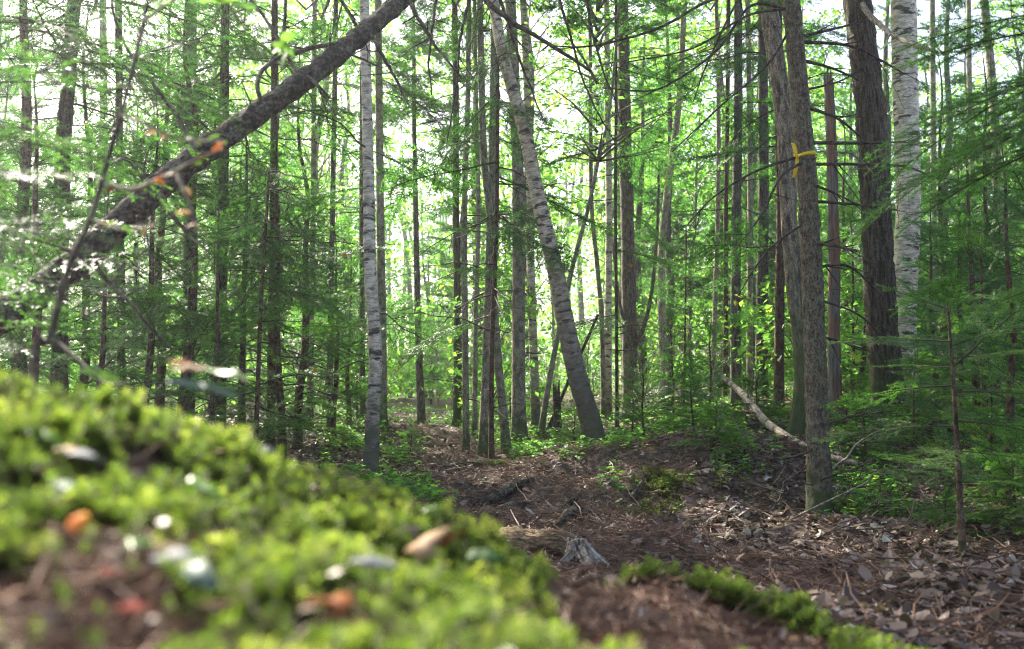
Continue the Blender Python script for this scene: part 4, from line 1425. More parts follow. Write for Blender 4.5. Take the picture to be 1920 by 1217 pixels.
front = [t for t in T if t['label'].startswith('front spruce')][0]['root']
big = [t for t in T if t['label'].startswith('largest dark')][0]['root']
hang(front, [
    ([(1497, 78, 7), (1600, 88, 7.1), (1690, 135, 7.2)], 8, 3), ([(1500, 112, 7), (1560, 128, 7.2), (1610, 150, 7.4)], 7, 3),
    ([(1510, 268, 7), (1620, 268, 7.1), (1695, 266, 7.2)], 8, 3), ([(1512, 308, 7), (1600, 308, 7.2), (1694, 312, 7.4), (1765, 338, 7.6)], 7, 3),
    ([(1518, 377, 7), (1600, 383, 7.1), (1682, 394, 7.3)], 7, 3), ([(1495, 70, 7), (1560, 55, 7.3), (1620, 40, 7.6)], 7, 3),
    ([(1510, 200, 7), (1570, 222, 7.1), (1614, 257, 7.2)], 8, 3), ([(1522, 458, 7), (1560, 460, 6.8), (1606, 471, 6.6)], 9, 4),
    ([(1525, 501, 7), (1592, 500, 7.1), (1655, 556, 7.2)], 7, 3), ([(1532, 630, 7), (1575, 640, 7.1), (1630, 658, 7.2)], 6, 3),
    ([(1510, 290, 7), (1420, 320, 6.9), (1340, 368, 6.8), (1290, 420, 6.7)], 6, 2.5), ([(1514, 300, 7), (1465, 330, 6.8), (1432, 396, 6.7), (1400, 440, 6.6)], 7, 2.5),
    ([(1484, 20, 7), (1410, 10, 6.9), (1347, 91, 6.7), (1275, 146, 6.5), (1220, 170, 6.4), (1130, 165, 6.3)], 7, 2.5),
    ([(1480, -20, 7), (1345, -4, 6.8), (1232, 54, 6.6), (1110, 86, 6.5), (1030, 86, 6.4)], 8, 2.5),
    ([(1484, 15, 7), (1400, 30, 6.8), (1300, 90, 6.6), (1170, 118, 6.4)], 6, 2.5),
    ([(1488, 40, 7), (1440, 120, 6.9), (1350, 200, 6.7), (1260, 285, 6.6)], 6, 2.5),
    ([(1478, -40, 7), (1400, -20, 6.8), (1330, 110, 6.7), (1300, 190, 6.6)], 6, 2.5),
    ([(1520, 345, 7), (1560, 360, 6.9), (1640, 400, 6.9)], 6, 2.5), ([(1530, 560, 7), (1610, 590, 7.2), (1660, 640, 7.4)], 5, 2.5),
    ([(1504, 170, 7), (1580, 150, 7.1), (1640, 110, 7.2)], 5, 2.5), ([(1520, 410, 7), (1440, 470, 6.9), (1380, 560, 6.8)], 5, 2),
    ([(1536, 800, 7), (1600, 780, 6.8), (1680, 770, 6.7)], 5, 2), ([(1536, 840, 7), (1470, 860, 6.8), (1400, 850, 6.7)], 5, 2)], 'twig', 12)
hang(big, [([(1609, -4, 10.55), (1632, 30, 10.1), (1676, 66, 9.6), (1720, 85, 9.2), (1758, 98, 9.0)], 13, 6), ([(1640, 330, 10.4), (1600, 290, 10.1), (1570, 285, 10)], 6, 3),
           ([(1650, 230, 10.4), (1665, 180, 10), (1660, 130, 9.8)], 5, 2)], 'palet', 13)
tl = [t for t in T if t['label'].startswith('big straight purple')][0]['root']
hang(tl, [([(1186, 660, 16), (1208, 610, 15.8), (1222, 545, 15.7), (1232, 440, 15.6), (1236, 300, 15.6)], 10, 5), ([(1180, 640, 16), (1160, 560, 15.9), (1150, 470, 15.8), (1138, 380, 15.8)], 8, 4)], 'pine', 14, 3)

# ------------------------------------------------------------------ yellow ribbon round the front spruce
RIB = plain("yellow_ribbon", (0.88, 0.66, 0.02), 0.4, 0.35, 0.5, 0.12, 60)
kp = P(1494, 294, 6.93)
root = empty("marker_ribbon", kp, "yellow ribbon tied round the front spruce trunk with two loose tails", "ribbon")


def strip(name, pts, w, wdir):
    pts = spline(np.array(pts, float), 0.01)
    wdir = np.array(wdir, float)
    n = len(pts)
    fl = 0.55 + 0.45 * np.abs(np.sin(np.linspace(0.2, 2.6, n)))
    a = pts + wdir * w * 0.5 * fl[:, None]
    b = pts - wdir * w * 0.5 * fl[:, None]
    nrm = np.cross(wdir, pts[-1] - pts[0])
    nrm /= np.linalg.norm(nrm) + 1e-9
    c = (a + b) / 2 + nrm * 0.006
    V = np.vstack([a, c, b])
    F = [(i, i + 1, n + i + 1, n + i) for i in range(n - 1)] + [(n + i, n + i + 1, 2 * n + i + 1, 2 * n + i) for i in range(n - 1)]
    m = MB()
    m.add(V, np.array(F), 0, 0.5, None, True)
    o = m.build(name, [RIB], root)
    md = o.modifiers.new("thickness", 'SOLIDIFY')
    md.thickness = 0.0012


tp = [t for t in T if t['label'].startswith('front spruce')][0]['path3']
band = []
for k in range(33):
    a = -math.pi * 0.80 + 2 * math.pi * k / 32
    z = kp[2] + 0.012 + 0.028 * math.sin((a + math.pi * .8) / 2)
    c = np.array([np.interp(z, tp[:, 2], tp[:, i]) for i in range(4)])
    band.append(np.array([c[0] + (c[3] + .007) * math.cos(a), c[1] + (c[3] + .007) * math.sin(a), z]) - kp)
strip("band", band, 0.034, (0, 0, 1))
strip("tail", [(-.002, -.008, 0), (-.012, -.012, .035), (-.022, -.014, .075), (-.03, -.01, .095)], 0.048, (.8, .5, .1))
strip("tail", [(0, -.008, 0), (-.004, -.016, -.05), (-.016, -.018, -.10), (-.028, -.012, -.15)], 0.042, (.8, .5, .1))
m = MB()
tube(m, spline(np.array([[-.008, -.012, .012, .004], [0, -.016, .004, .010], [.004, -.014, -.004, .010], [.006, -.010, -.014, .004]]), .004), 8, 0)
m.build("knot", [RIB], root)

# ------------------------------------------------------------------ fallen birch log, stump, rotten log, roots, brush


def lying(name, label, cat, pts, w, bark, sides=14, relief=0.02, seed=3, ground=None, twigs=0, smoothstep=0.04):
    q = np.array([P(*p) for p in pts])
    r = np.array([px_m(ww, p[2]) / 2 for p, ww in zip(pts, w)])
    if ground is not None:
        for i in range(len(q)):
            q[i, 2] = G(q[i, 0], q[i, 1]) + ground * r[i]
    arr = spline(np.column_stack([q, r]), smoothstep)
    b = arr[len(arr) // 2, :3].copy()
    root = empty(name, b, label, cat)
    m = MB()
    tube(m, arr - np.append(b, 0), sides, 0, relief, seed)
    m.build("stem", [BARK[bark]], root)
    gg = np.random.default_rng(seed)
    for k in range(twigs):
        i = int(gg.integers(2, len(arr) - 2))
        a = gg.uniform(0, 3.14)
        dv = np.array([math.cos(a), gg.normal(0, .5), abs(math.sin(a))])
        l = gg.uniform(.1, .4)
        o = arr[i, :3] - b
        m = MB()
        tube(m, spline(np.array([np.append(o, arr[i, 3] * .4), np.append(o + dv * l * .5 + gg.normal(0, .02, 3), .003), np.append(o + dv * l, .0012)]), .05), 5, 0)
        m.build("twig", [BARK[bark]], root)
    return root


lying("fallen_log", "thin fallen birch log slanting down behind the front spruce", "log", [(1350, 702, 9.7), (1395, 742, 9.3), (1435, 790, 8.9), (1475, 818, 8.5), (1512, 838, 8.2), (1560, 858, 7.9), (1606, 868, 7.7)], [9, 13, 15, 14, 13, 12, 9], 'oldbirch', 16, 0.025, 5, None, 7)
# rotten log and bleached stump at the path edge
lying("rotten_log", "short crumbling brown log lying against the bleached stump", "log", [(925, 1008, 5.3), (965, 1003, 5.25), (1010, 1004, 5.2), (1055, 1010, 5.15), (1080, 1012, 5.1)], [40, 50, 50, 46, 34], 'rot', 22, 0.07, 8, 0.9, 0, 0.015)
sb = P(1088, 1052, 4.95)
sz = G(sb[0], sb[1])
root = empty("old_stump", (sb[0], sb[1], sz), "bleached grey stump with two splayed roots beside the rotten log", "stump")
m = MB()
tube(m, spline(np.array([[.01, 0.02, -.03, .085], [0, .01, .04, .066], [-.012, 0, .085, .056], [-.02, 0, .125, .047]]), .006), 30, 0, 0.06, 9, 0.0, relk=(3, 20.0))
for k in range(9):
    a = k * 0.7
    o = np.array([-.02 + .034 * math.cos(a), .034 * math.sin(a), .112])
    tube(m, np.vstack([np.append(o, .017), np.append(o + [.004 * math.cos(a), .004 * math.sin(a), .012 + .022 * ((k * 7) % 5) / 5], .009)]), 5, 0)
m.build("body", [BARK['drift']], root)
for dx, dy, L_, r_ in ((.11, -.10, .16, .034), (.04, -.17, .14, .028), (-.10, -.08, .10, .026), (.12, .04, .12, .024)):
    m = MB()
    tube(m, spline(np.array([[0, 0, .09, r_ * 1.5], [dx * .5, dy * .45, .05, r_ * 1.15], [dx * 1.0, dy * .9, .012, r_ * .85], [dx * 1.4, dy * 1.3, -.015, r_ * .55], [dx * 1.8, dy * 1.6, -.04, r_ * .3]]), .01), 14, 0, 0.06, int(L_ * 100))
    m.build("root", [BARK['drift']], root)
lying("birch_stub", "stubby white birch piece on the ground left of the bleached stump", "log", [(1030, 1040, 4.9), (1040, 1052, 4.8), (1055, 1068, 4.7)], [19, 20, 17], 'whitebirch', 14, 0.02, 10, 0.5, 0, 0.02)
for k, (pts, w, lab) in enumerate([
        ([(880, 952, 7.3), (920, 947, 7.3), (960, 935, 7.5), (1000, 917, 7.8)], [9, 13, 12, 6], "dark exposed root crossing the path, upper of the thick pair"),
        ([(915, 966, 6.8), (950, 960, 6.9), (980, 947, 7.1), (1010, 936, 7.3)], [8, 13, 11, 5], "dark exposed root crossing the path, lower of the thick pair"),
        ([(1045, 988, 5.6), (1070, 980, 5.8), (1100, 966, 6.1), (1115, 962, 6.3)], [9, 15, 12, 4], "reddish root just above the bleached stump"),
        ([(808, 905, 9.2), (835, 896, 9.3), (870, 893, 9.5), (905, 897, 9.5)], [6, 10, 9, 4], "arched root at the far bend of the path, upper one"),
        ([(835, 912, 8.8), (865, 913, 8.8), (900, 914, 8.8)], [4, 7, 4], "thin root at the far bend of the path, below the arched one"),
        ([(1150, 955, 6.9), (1180, 946, 7.1), (1205, 935, 7.4)], [4, 8, 5], "root sticking out of the mound above the moss patch"),
        ([(1025, 962, 6.8), (1060, 950, 7), (1090, 938, 7.3)], [4, 8, 4], "slender root on the needle covered side of the mound"),
        ([(1210, 860, 8.3), (1260, 850, 8.4), (1310, 862, 8.3)], [4, 8, 5], "half buried root near the top of the mound")]):
    lying("tree_root", lab, "root", pts, [ww * 1.5 for ww in w], 'lean', 12, 0.05, 40 + k, 1.1, 0, 0.03)
gb = np.random.default_rng(44)
for k, (x0, y0, d0, x1, y1, d1, w, lab) in enumerate([
        (1480, 985, 6.2, 1660, 860, 7.2, 4, "long grey fallen branch propped against the foot of the front spruce"),
        (1540, 900, 6.6, 1720, 850, 6.9, 6, "fallen branch in the brush beside the front spruce, nearly level"),
        (1580, 940, 6.4, 1640, 850, 6.6, 6, "short steep dead branch in the brush right of the front spruce"),
        (1390, 880, 7.6, 1560, 872, 7.4, 5, "thin dark branch lying on the mound behind the front spruce"),
        (1420, 985, 6.4, 1520, 860, 7.6, 4, "thin dead twig leaning on the leafy slope left of the front spruce"),
        (1560, 880, 7.3, 1700, 822, 8.0, 7, "pale bent fallen branch pointing at the largest dark trunk"),
        (1600, 990, 6.0, 1700, 900, 6.4, 5, "dead branch with brown needles in the brush right of the front spruce"),
        (1700, 1130, 4.2, 1900, 1090, 4.5, 9, "grey stick lying in the leaf litter near the frame edge"),
        (1240, 1100, 4.5, 1330, 1040, 5.2, 5, "short stick on the litter behind the mossy rim"),
        (1180, 1020, 5.4, 1260, 940, 6.8, 5, "bent stick lying down the slope below the moss patch"),
        (1500, 1150, 4.0, 1610, 1120, 4.2, 6, "brown stick in the dark leaf litter, nearest the mossy rim")]):
    a, b = P(x0, y0, d0), P(x1, y1, d1)
    a[2] = max(a[2], G(a[0], a[1]) + .01)
    b[2] = max(b[2], G(b[0], b[1]) + .01)
    if k >= 7:
        a[2] = G(a[0], a[1]) + .012
        b[2] = G(b[0], b[1]) + .015
    Lb = np.linalg.norm(b - a)
    root = empty("fallen_branch", (a + b) / 2, lab, "branch")
    dx = (b - a) / Lb
    az, el = math.atan2(dx[1], dx[0]), math.asin(dx[2])
    R = rot_zyx(az, el, gb.uniform(-.5, .5))
    for j, q in enumerate(dead_branch(Lb, 4400 + k, 7 if k < 7 else 2, -0.06, 1.0, k < 7)):
        m = MB()
        q[:, 3] *= (w / 6.0) if j == 0 else 1
        tube(m, np.column_stack([q[:, :3] @ R.T + a - (a + b) / 2, q[:, 3]]), 6 if j == 0 else 4, 0, 0.02, k, cap=j == 0)
        if j == 0:
            st = m.build("stem", [BARK['palet' if k in (0, 5, 7) else 'twig']], root)
        elif len(q) > 3:
            m.build("twig", [BARK['twig']], root)

# ------------------------------------------------------------------ litter on the ground
g = np.random.default_rng(61)
LEAVES = [oval_leaf(1, 20 + i, w, c) for i, (w, c) in enumerate([(.5, .3), (.62, .5), (.45, -.3), (.7, .15), (.4, .7)])] + [maple_leaf(1, 30 + i, c) for i, c in enumerate([.5, -.4, .8])]


def ground_points(n, dmin, dmax, pxa, pxb, gen, power=1.0):
    d = dmin * (dmax / dmin) ** (gen.random(n) ** power)
    px = gen.uniform(pxa, pxb, n)
    x = (px - 960) / FPX * d
    return x, d


def strew(name, mat, n, dmin, dmax, pxa, pxb, tpls, size, var, lift, tilt, gen, keep=None, rnd=(0.45, 0.2), kind="stuff", power=1.0):
    x, y = ground_points(n, dmin, dmax, pxa, pxb, gen, power)
    if keep is not None:
        k = keep(x, y)
        x, y = x[k], y[k]
    z = gz(x, y)
    e = 0.06
    sx = (gz(x + e, y) - z) / e
    n = len(x)
    m = MB()
    pick = gen.integers(0, len(tpls), n)
    for k in range(len(tpls)):
        mk = pick == k
        c = int(mk.sum())
        if c == 0:
            continue
        scatter(m, [tpls[k]], rot_zyx(gen.uniform(0, 6.283, c), gen.normal(0.08, tilt, c), gen.normal(0, tilt, c)), np.column_stack([x[mk], y[mk], z[mk] + lift * gen.uniform(0.2, 1.0, c)]), size * gen.uniform(1 - var, 1 + var, c),
                np.clip(gen.normal(rnd[0], rnd[1], c), 0, 1))
    o = m.build(name, [mat])
    tag(o, kind=kind)
    return o


pathc = np.array([P(*p)[:2] for p in [(1250, 1100, 4.6), (1080, 1000, 5.6), (980, 950, 7.2), (900, 900, 9.2), (830, 860, 12), (780, 830, 15)]])


def near_path(x, y, w):
    best = np.full(x.shape, 1e9)
    for i in range(len(pathc) - 1):
        a, b = pathc[i], pathc[i + 1]
        t_ = np.clip(((x - a[0]) * (b[0] - a[0]) + (y - a[1]) * (b[1] - a[1])) / ((b - a) @ (b - a)), 0, 1)
        best = np.minimum(best, np.hypot(x - a[0] - t_ * (b[0] - a[0]), y - a[1] - t_ * (b[1] - a[1])))
    return best < w


EARTH = [P(*p)[:2] for p in [(900, 965, 7.0), (1000, 920, 8.0), (1120, 860, 9.4), (1230, 850, 8.9), (1300, 890, 8.2), (1290, 950, 7.2), (1200, 985, 6.6), (1050, 990, 5.9), (930, 1000, 5.6)]]
dens = smooth_noise(64, 0.8)
strew("leaf_litter", LITTER, 125000, 2.3, 26, -60, 1990, LEAVES, 0.050, 0.65, 0.028, 0.42, g, lambda x, y: (g.random(x.shape) < np.where(near_path(x, y, 0.75) | inside(EARTH, x, y), 0.26, 0.95)) & (dens(x, y) + g.normal(0, .6, x.shape) > -0.9), (0.38, 0.25), power=0.66)


def stick(L, r, seed):
    gg = np.random.default_rng(seed)
    m = MB()
    tube(m, np.column_stack([np.linspace(0, L, 4), np.cumsum(gg.normal(0, .05 * L, 4)), np.abs(gg.normal(0, .03 * L, 4)), [r, r, r * .8, r * .5]]), 3, 0, cap=False)
    V = np.concatenate(m.V)
    return (V, np.concatenate([f for f, _, _ in m.F]), 0, np.zeros(len(V)), False)


NEED = [stick(1, .022, 50 + i) for i in range(4)]
strew("needle_litter", DUFF, 110000, 3.2, 14, 500, 1990, NEED, 0.06, 0.5, 0.03, 0.3, g, lambda x, y: near_path(x, y, 0.9) | inside(EARTH, x, y) | (g.random(x.shape) < 0.10), (0.5, 0.22), power=0.75)
strew("twig_litter", DUFF, 5000, 2.8, 14, 200, 1990, [stick(1, .014, 60 + i) for i in range(4)], 0.20, 0.6, 0.03, 0.18, g, None, (0.3, 0.25))
# green ground plants
HERB = []
for i in range(3):
    gg = np.random.default_rng(70 + i)
    m = MB()
    for k in range(6):
        V, F, _, _, _ = oval_leaf(0.05 * gg.uniform(.7, 1.2), 71 + k, .6, .3, 4)
        R = rot_zyx(k * 1.05 + gg.uniform(0, .5), gg.normal(.15, .25), gg.normal(0, .3))
        m.add(V @ R.T + [0, 0, gg.uniform(.03, .10)], F)
    tube(m, np.array([[0, 0, 0, .0015], [0.004, 0, .1, .001]]), 3, 0, cap=False)
    V = np.concatenate(m.V)
    quads = [f for f, _, _ in m.F]
    HERB.append((V, np.concatenate(quads), 0, np.zeros(len(V)), False))
hd = smooth_noise(66, 1.6)
strew("ground_plants", LEAF, 15000, 6.5, 26, 600, 1960, HERB, 1.0, 0.45, 0.0, 0.1, g, lambda x, y: (~near_path(x, y, 0.55)) & (hd(x, y) + np.where(y > 9.5, 0.8, 0.0) + np.where(x < 0.3, .5, 0) + g.normal(0, .5, x.shape) > 0.75), (0.6, 0.18))

# ------------------------------------------------------------------ moss
def moss_tpl(h, seed, n=26, ln=0.011, w=0.0034):
    gg = np.random.default_rng(seed)
    k = np.arange(n)
    z = h * (0.15 + 0.85 * (k / n) ** 0.8)
    a = k * 2.4 + gg.uniform(0, .5, n)
    up = np.radians(gg.uniform(5, 40, n) + 35 * (k / n) ** 3)
    dr = np.column_stack([np.cos(a) * np.cos(up), np.sin(a) * np.cos(up), np.sin(up)])
    sd = np.column_stack([-np.sin(a), np.cos(a), 0 * a])
    o = np.column_stack([0 * z, 0 * z, z])
    l = ln * gg.uniform(.7, 1.25, n)[:, None] * (1 - 0.35 * (k / n) ** 4)[:, None]
    V = np.stack([o - sd * w * .35, o + dr * l * .55 - sd * w * .5 + [0, 0, .0006], o + dr * l, o + dr * l * .55 + sd * w * .5 + [0, 0, .0006]], 1).reshape(-1, 3)
    F = np.arange(4 * n).reshape(-1, 4)
    R = np.repeat(np.where(k < n * 0.35, -0.42, 0.0) + 0.16 * (k / n) ** 3, 4)
    return (V, F, 0, R, False)


MT = [moss_tpl(h, 80 + i, nn, l, w) for i, (h, nn, l, w) in enumerate([(.022, 26, .011, .0034), (.030, 30, .012, .0036), (.040, 34, .012, .0034), (.028, 24, .014, .004)])]
BARE = [P(*p)[:2] for p in [(1045, 1105, 1.62), (1090, 1085, 1.80), (1200, 1090, 1.84), (1300, 1110, 1.80), (1425, 1140, 1.78), (1530, 1190, 1.74), (1570, 1235, 1.72), (1400, 1260, 1.2), (1075, 1260, .92), (1030, 1180, 1.15), (1020, 1120, 1.45)]]
BARE2 = [P(*p)[:2] for p in [(60, 1040, .80), (110, 985, .84), (220, 950, .87), (380, 985, .86), (420, 1050, .83), (330, 1110, .78), (350, 1180, .68), (330, 1260, .62), (-60, 1260, .6), (-60, 1130, .70), (40, 1110, .72)]]
g = np.random.default_rng(81)
n = 92000
x = g.uniform(-1.7, 1.35, n)
y = g.uniform(0.38, 2.25, n)
mn = smooth_noise(82, 0.11)
mn2 = smooth_noise(83, 0.045)
mn3 = smooth_noise(84, 0.30)
hv = mn(x, y) + 0.7 * mn2(x, y)
keep = (~inside(BARE, x, y)) & (hv + 0.5 * mn3(x, y) + g.normal(0, .3, n) > -0.72) & ~(inside(BARE2, x, y) & (g.random(n) < 0.93))
# sides of the bank below the rim stay bare earth
z = bz(x, y)
keep &= z > gz(x, y) + 0.30
x, y, z, hv = x[keep], y[keep], z[keep], hv[keep]
n = len(x)
m = MB()
pick = g.integers(0, 4, n)
for k in range(4):
    mk = pick == k
    c = int(mk.sum())
    scatter(m, [MT[k]], rot_zyx(g.uniform(0, 6.28, c), g.normal(0, .22, c), g.normal(0, .22, c)), np.column_stack([x[mk], y[mk], z[mk] - .004]), np.clip(0.66 + 0.22 * hv[mk] + g.normal(0, .12, c), .28, 1.45) * np.where(y[mk] > 1.6, 1.25, 1.0),
            np.clip(0.46 + 0.16 * hv[mk] + 0.14 * mn3(x[mk] + 3, y[mk]) + g.normal(0, .17, c) - np.where(y[mk] > 1.62, 0.12, 0), 0.2, 1))
tag(m.build("moss", [MOSSM]), kind="stuff")
# brown needles and crumbs on the bare parts of the bank
n = 26000
x = g.uniform(-1.3, 1.2, n)
y = g.uniform(0.4, 1.95, n)
keep = inside(BARE, x, y) | inside(BARE2, x, y) | (g.random(n) < 0.12)
x, y = x[keep], y[keep]
n = len(x)
m = MB()
for k in range(4):
    mk = np.arange(n) % 4 == k
    c = int(mk.sum())
    scatter(m, [NEED[k]], rot_zyx(g.uniform(0, 6.28, c), g.normal(.05, .2, c), g.normal(0, .2, c)), np.column_stack([x[mk], y[mk], bz(x[mk], y[mk]) + g.uniform(0, .012, c)]), 0.05 * g.uniform(.6, 1.6, c), np.clip(g.normal(.5, .22, c), 0, 1))
tag(m.build("bank_needles", [DUFF]), kind="stuff")
n = 1500
x = g.uniform(-1.5, 1.3, n)
y = g.uniform(0.4, 2.0, n)
kk = bz(x, y) > gz(x, y) + .3
x, y = x[kk], y[kk]
n = len(x)
m = MB()
for k in range(8):
    mk = np.arange(n) % 8 == k
    c = int(mk.sum())
    scatter(m, [LEAVES[k]], rot_zyx(g.uniform(0, 6.28, c), g.normal(.1, .4, c), g.normal(0, .5, c)), np.column_stack([x[mk], y[mk], bz(x[mk], y[mk]) + g.uniform(.004, .028, c)]), g.uniform(.008, .024, c), np.clip(g.normal(.33, .2, c), 0, .75))
tag(m.build("bank_litter", [LITTER]), kind="stuff")
# moss patches on the mound
n = 9000
cx = [(1245, 930, 7.4, .2), (1215, 968, 6.9, .24), (1165, 845, 9.2, .45), (1230, 855, 8.6, .3), (930, 880, 9.8, .35), (1540, 990, 6.85, .16), (1290, 800, 9.2, .5), (1690, 800, 10.2, .4), (1490, 820, 9.4, .4)]
xs, ys = [], []
for px, py, d, r in cx:
    p = P(px, py, d)
    k = 1000
    a, rr = g.uniform(0, 6.28, k), r * np.abs(g.normal(0, .55, k))
    xs.append(p[0] + rr * np.cos(a))
    ys.append(p[1] + rr * np.sin(a) * 1.2)
x, y = np.concatenate(xs), np.concatenate(ys)
n = len(x)
m = MB()
for k in range(4):
    mk = np.arange(n) % 4 == k
    c = int(mk.sum())
    scatter(m, [MT[k]], rot_zyx(g.uniform(0, 6.28, c), g.normal(0, .25, c), g.normal(0, .25, c)), np.column_stack([x[mk], y[mk], gz(x[mk], y[mk]) - .004]), g.uniform(.8, 1.3, c), np.clip(g.normal(.38, .14, c), .1, 1))
tag(m.build("mound_moss", [MOSSM]), kind="stuff")

# ------------------------------------------------------------------ single leaves lying on the moss bank
FL = {
    'orange': plain("orange_dead_leaf", (0.60, 0.17, 0.015), .65, .4, .1, .25),
    'red': plain("red_dead_leaf", (0.30, 0.025, 0.010), .7, .35, .1, .3),
    'rust': plain("rust_dead_leaf", (0.26, 0.085, 0.03), .7, .35, .1, .35),
    'tan': plain("tan_dead_leaf", (0.34, 0.22, 0.12), .65, .35, .2, .3),
    'silver': plain("silvery_dead_leaf", (0.17, 0.175, 0.18), .7, .1, .2, .3),
    'green': plain("fresh_green_leaf", (0.13, 0.26, 0.03), .4, .5, .5, .2),
    'darkgreen': plain("deep_green_leaf", (0.05, 0.13, 0.025), .5, .35, .3, .2),
    'blueg': plain("glossy_blue_green_leaf", (0.07, 0.12, 0.085), .55, .2, .3, .25),
}
for k, (px, py, d, size, col, az, el, roll, wid, shape, lab) in enumerate([
        (130, 1060, .80, .032, 'orange', 1.35, .9, .2, .6, 'oval', "bright orange leaf standing upright at the edge of the bare hollow"),
        (215, 1172, .72, .034, 'red', .1, .1, .4, .5, 'oval', "red leaf lying in the bare hollow of the moss bank"),
        (185, 1085, .76, .024, 'red', .4, .1, .2, .6, 'oval', "dull pink leaf scrap beneath the bright orange leaf"),
        (285, 1050, .78, .050, 'silver', -.1, .2, .5, .45, 'oval', "shiny silver leaf with a bent tip beside the hollow"),
        (350, 1062, .76, .044, 'blueg', -.75, -.15, .6, .5, 'oval', "glossy blue green leaf drooping from the shiny silver leaf"),
        (230, 1058, .80, .032, 'green', .6, .3, .3, .8, 'oval', "small fresh green leaf beside the shiny silver leaf"),
        (256, 1036, .80, .034, 'tan', .25, .35, .2, .5, 'oval', "tan leaf above the small fresh green leaf"),
        (655, 1055, .92, .050, 'silver', .02, .12, .55, .32, 'oval', "narrow silvery leaf lying level on the moss slope"),
        (770, 1010, 1.12, .062, 'tan', .35, .75, .25, .9, 'maple', "large curled tan leaf upright near the moss crest"),
        (825, 985, 1.2, .045, 'rust', .2, .85, -.3, .8, 'oval', "rusty curled leaf right behind the large curled tan leaf"),
        (870, 1000, 1.22, .055, 'darkgreen', -.35, .25, .7, .55, 'oval', "broad deep green leaf beside the rusty curled leaf"),
        (790, 955, 1.3, .03, 'green', .1, .4, .4, .7, 'oval', "bright green leaf tip above the large curled tan leaf"),
        (560, 1165, .78, .030, 'rust', .2, .3, .3, .6, 'oval', "rust coloured leaf low on the moss slope, lying flat"),
        (625, 1185, .78, .036, 'rust', 1.3, .8, .2, .7, 'oval', "rust coloured leaf low on the moss slope, standing up"),
        (0, 822, .98, .075, 'green', -.05, .02, .55, .24, 'oval', "long bright green blade across the moss at the frame edge"),
        (345, 890, 1.0, .062, 'green', -.55, -.1, .5, .28, 'oval', "long bright green blade drooping down the moss slope"),
        (100, 845, .96, .038, 'tan', .3, .1, .3, .5, 'oval', "pale tan leaf just below the long green blade"),
        (125, 850, .95, .034, 'silver', -.1, .1, .4, .45, 'oval', "silvery leaf beside the pale tan leaf"),
        (95, 905, .9, .045, 'blueg', -.6, -.1, .5, .5, 'oval', "dark glossy leaf above the bare hollow"),
        (270, 805, 1.15, .035, 'silver', -.8, -.1, .5, .45, 'oval', "silvery leaf lying near the upper moss crest"),
        (390, 855, 1.15, .030, 'tan', .9, .3, .1, .35, 'oval', "narrow tan leaf on the upper moss slope"),
        (480, 800, 1.3, .030, 'silver', -.1, .15, .5, .6, 'oval', "round white tipped leaf over the moss crest"),
        (1195, 1140, 1.55, .026, 'silver', .2, .1, .2, .7, 'oval', "small pale leaf on the brown needle ledge"),
        (1480, 1200, 1.7, .03, 'tan', .2, .1, .2, .8, 'oval', "small tan leaf at the end of the brown needle ledge"),
]):
    size *= .85
    V, F, _, _, _ = oval_leaf(size, 90 + k, wid, .6, 9) if shape == 'oval' else maple_leaf(size, 90 + k, .5)
    R = rot_zyx(az, el, roll)
    p = P(px, py, d)
    hz = float(bz([p[0]], [p[1]])[0])
    p[2] = max(hz + .012, min(p[2], hz + .032))
    m = MB()
    m.add(V @ R.T, F, 0, .5, None, True)
    o = m.build("fallen_leaf", [FL[col]], None, p)
    md = o.modifiers.new("thickness", 'SOLIDIFY')
    md.thickness = 0.0004
    tag(o, lab, "leaf")

# ------------------------------------------------------------------ out of focus saplings close by on the left
def leafy_twig(root, pts, w0, w1, nleaf, size, mats, seed, wid=.5, bark='twig', leafname="leaf"):
    gg = np.random.default_rng(seed)
    b = np.array(root.location)
    pl = polyline(pts, w0, w1, .02)
    m = MB()
    tube(m, pl - np.append(b, 0), 6, 0, .02, seed)
    tw = m.build("branch", [BARK[bark]], root)
    for k in range(nleaf):
        i = int(gg.integers(len(pl) // 6, len(pl)))
        V, F, _, _, _ = oval_leaf(size * gg.uniform(.7, 1.3), seed * 7 + k, wid, .3, 7)
        R = rot_zyx(gg.uniform(0, 6.28), gg.normal(-.1, .4), gg.normal(0, .5))
        m = MB()
        m.add(V @ R.T, F, 0, np.clip(gg.normal(.7, .15), 0, 1), None, True)
        o = m.build(leafname, [mats[int(gg.integers(0, len(mats)))]], tw, pl[i, :3] - b)


b0 = P(40, 760, 1.75)
b0[2] = max(float(bz([b0[0]], [b0[1]])[0]), G(b0[0], b0[1]))
root = empty("bare_sapling", b0, "blurred dark thin sapling stem rising from the moss bank", "sapling")
m = MB()
pl = spline(np.vstack([np.append(b0 - [0, 0, .05], .008), polyline([(62, 720, 1.75), (92, 640, 1.75), (130, 500, 1.75), (170, 410, 1.8), (205, 290, 1.85), (240, 165, 1.9), (265, 60, 1.95), (290, -60, 2.0)], 14, 7, 10)]), .02)
tube(m, pl - np.append(b0, 0), 9, 0, .03, 5)
m.build("stem", [BARK['twig']], root)
leafy_twig(root, [(95, 635, 1.75), (140, 670, 1.7), (190, 715, 1.65), (240, 720, 1.6)], 12, 4, 0, .03, [LEAF], 3)
leafy_twig(root, [(196, 345, 1.83), (250, 355, 1.8), (310, 330, 1.75), (370, 300, 1.7), (420, 280, 1.7)], 11, 5, 10, .024, [FL['tan'], FL['rust'], FL['green']], 4, .4, 'palet')
leafy_twig(root, [(330, 325, 1.75), (345, 360, 1.7), (360, 400, 1.7), (370, 440, 1.7)], 7, 4, 9, .024, [FL['tan'], FL['rust'], FL['tan']], 5, .45, 'palet')
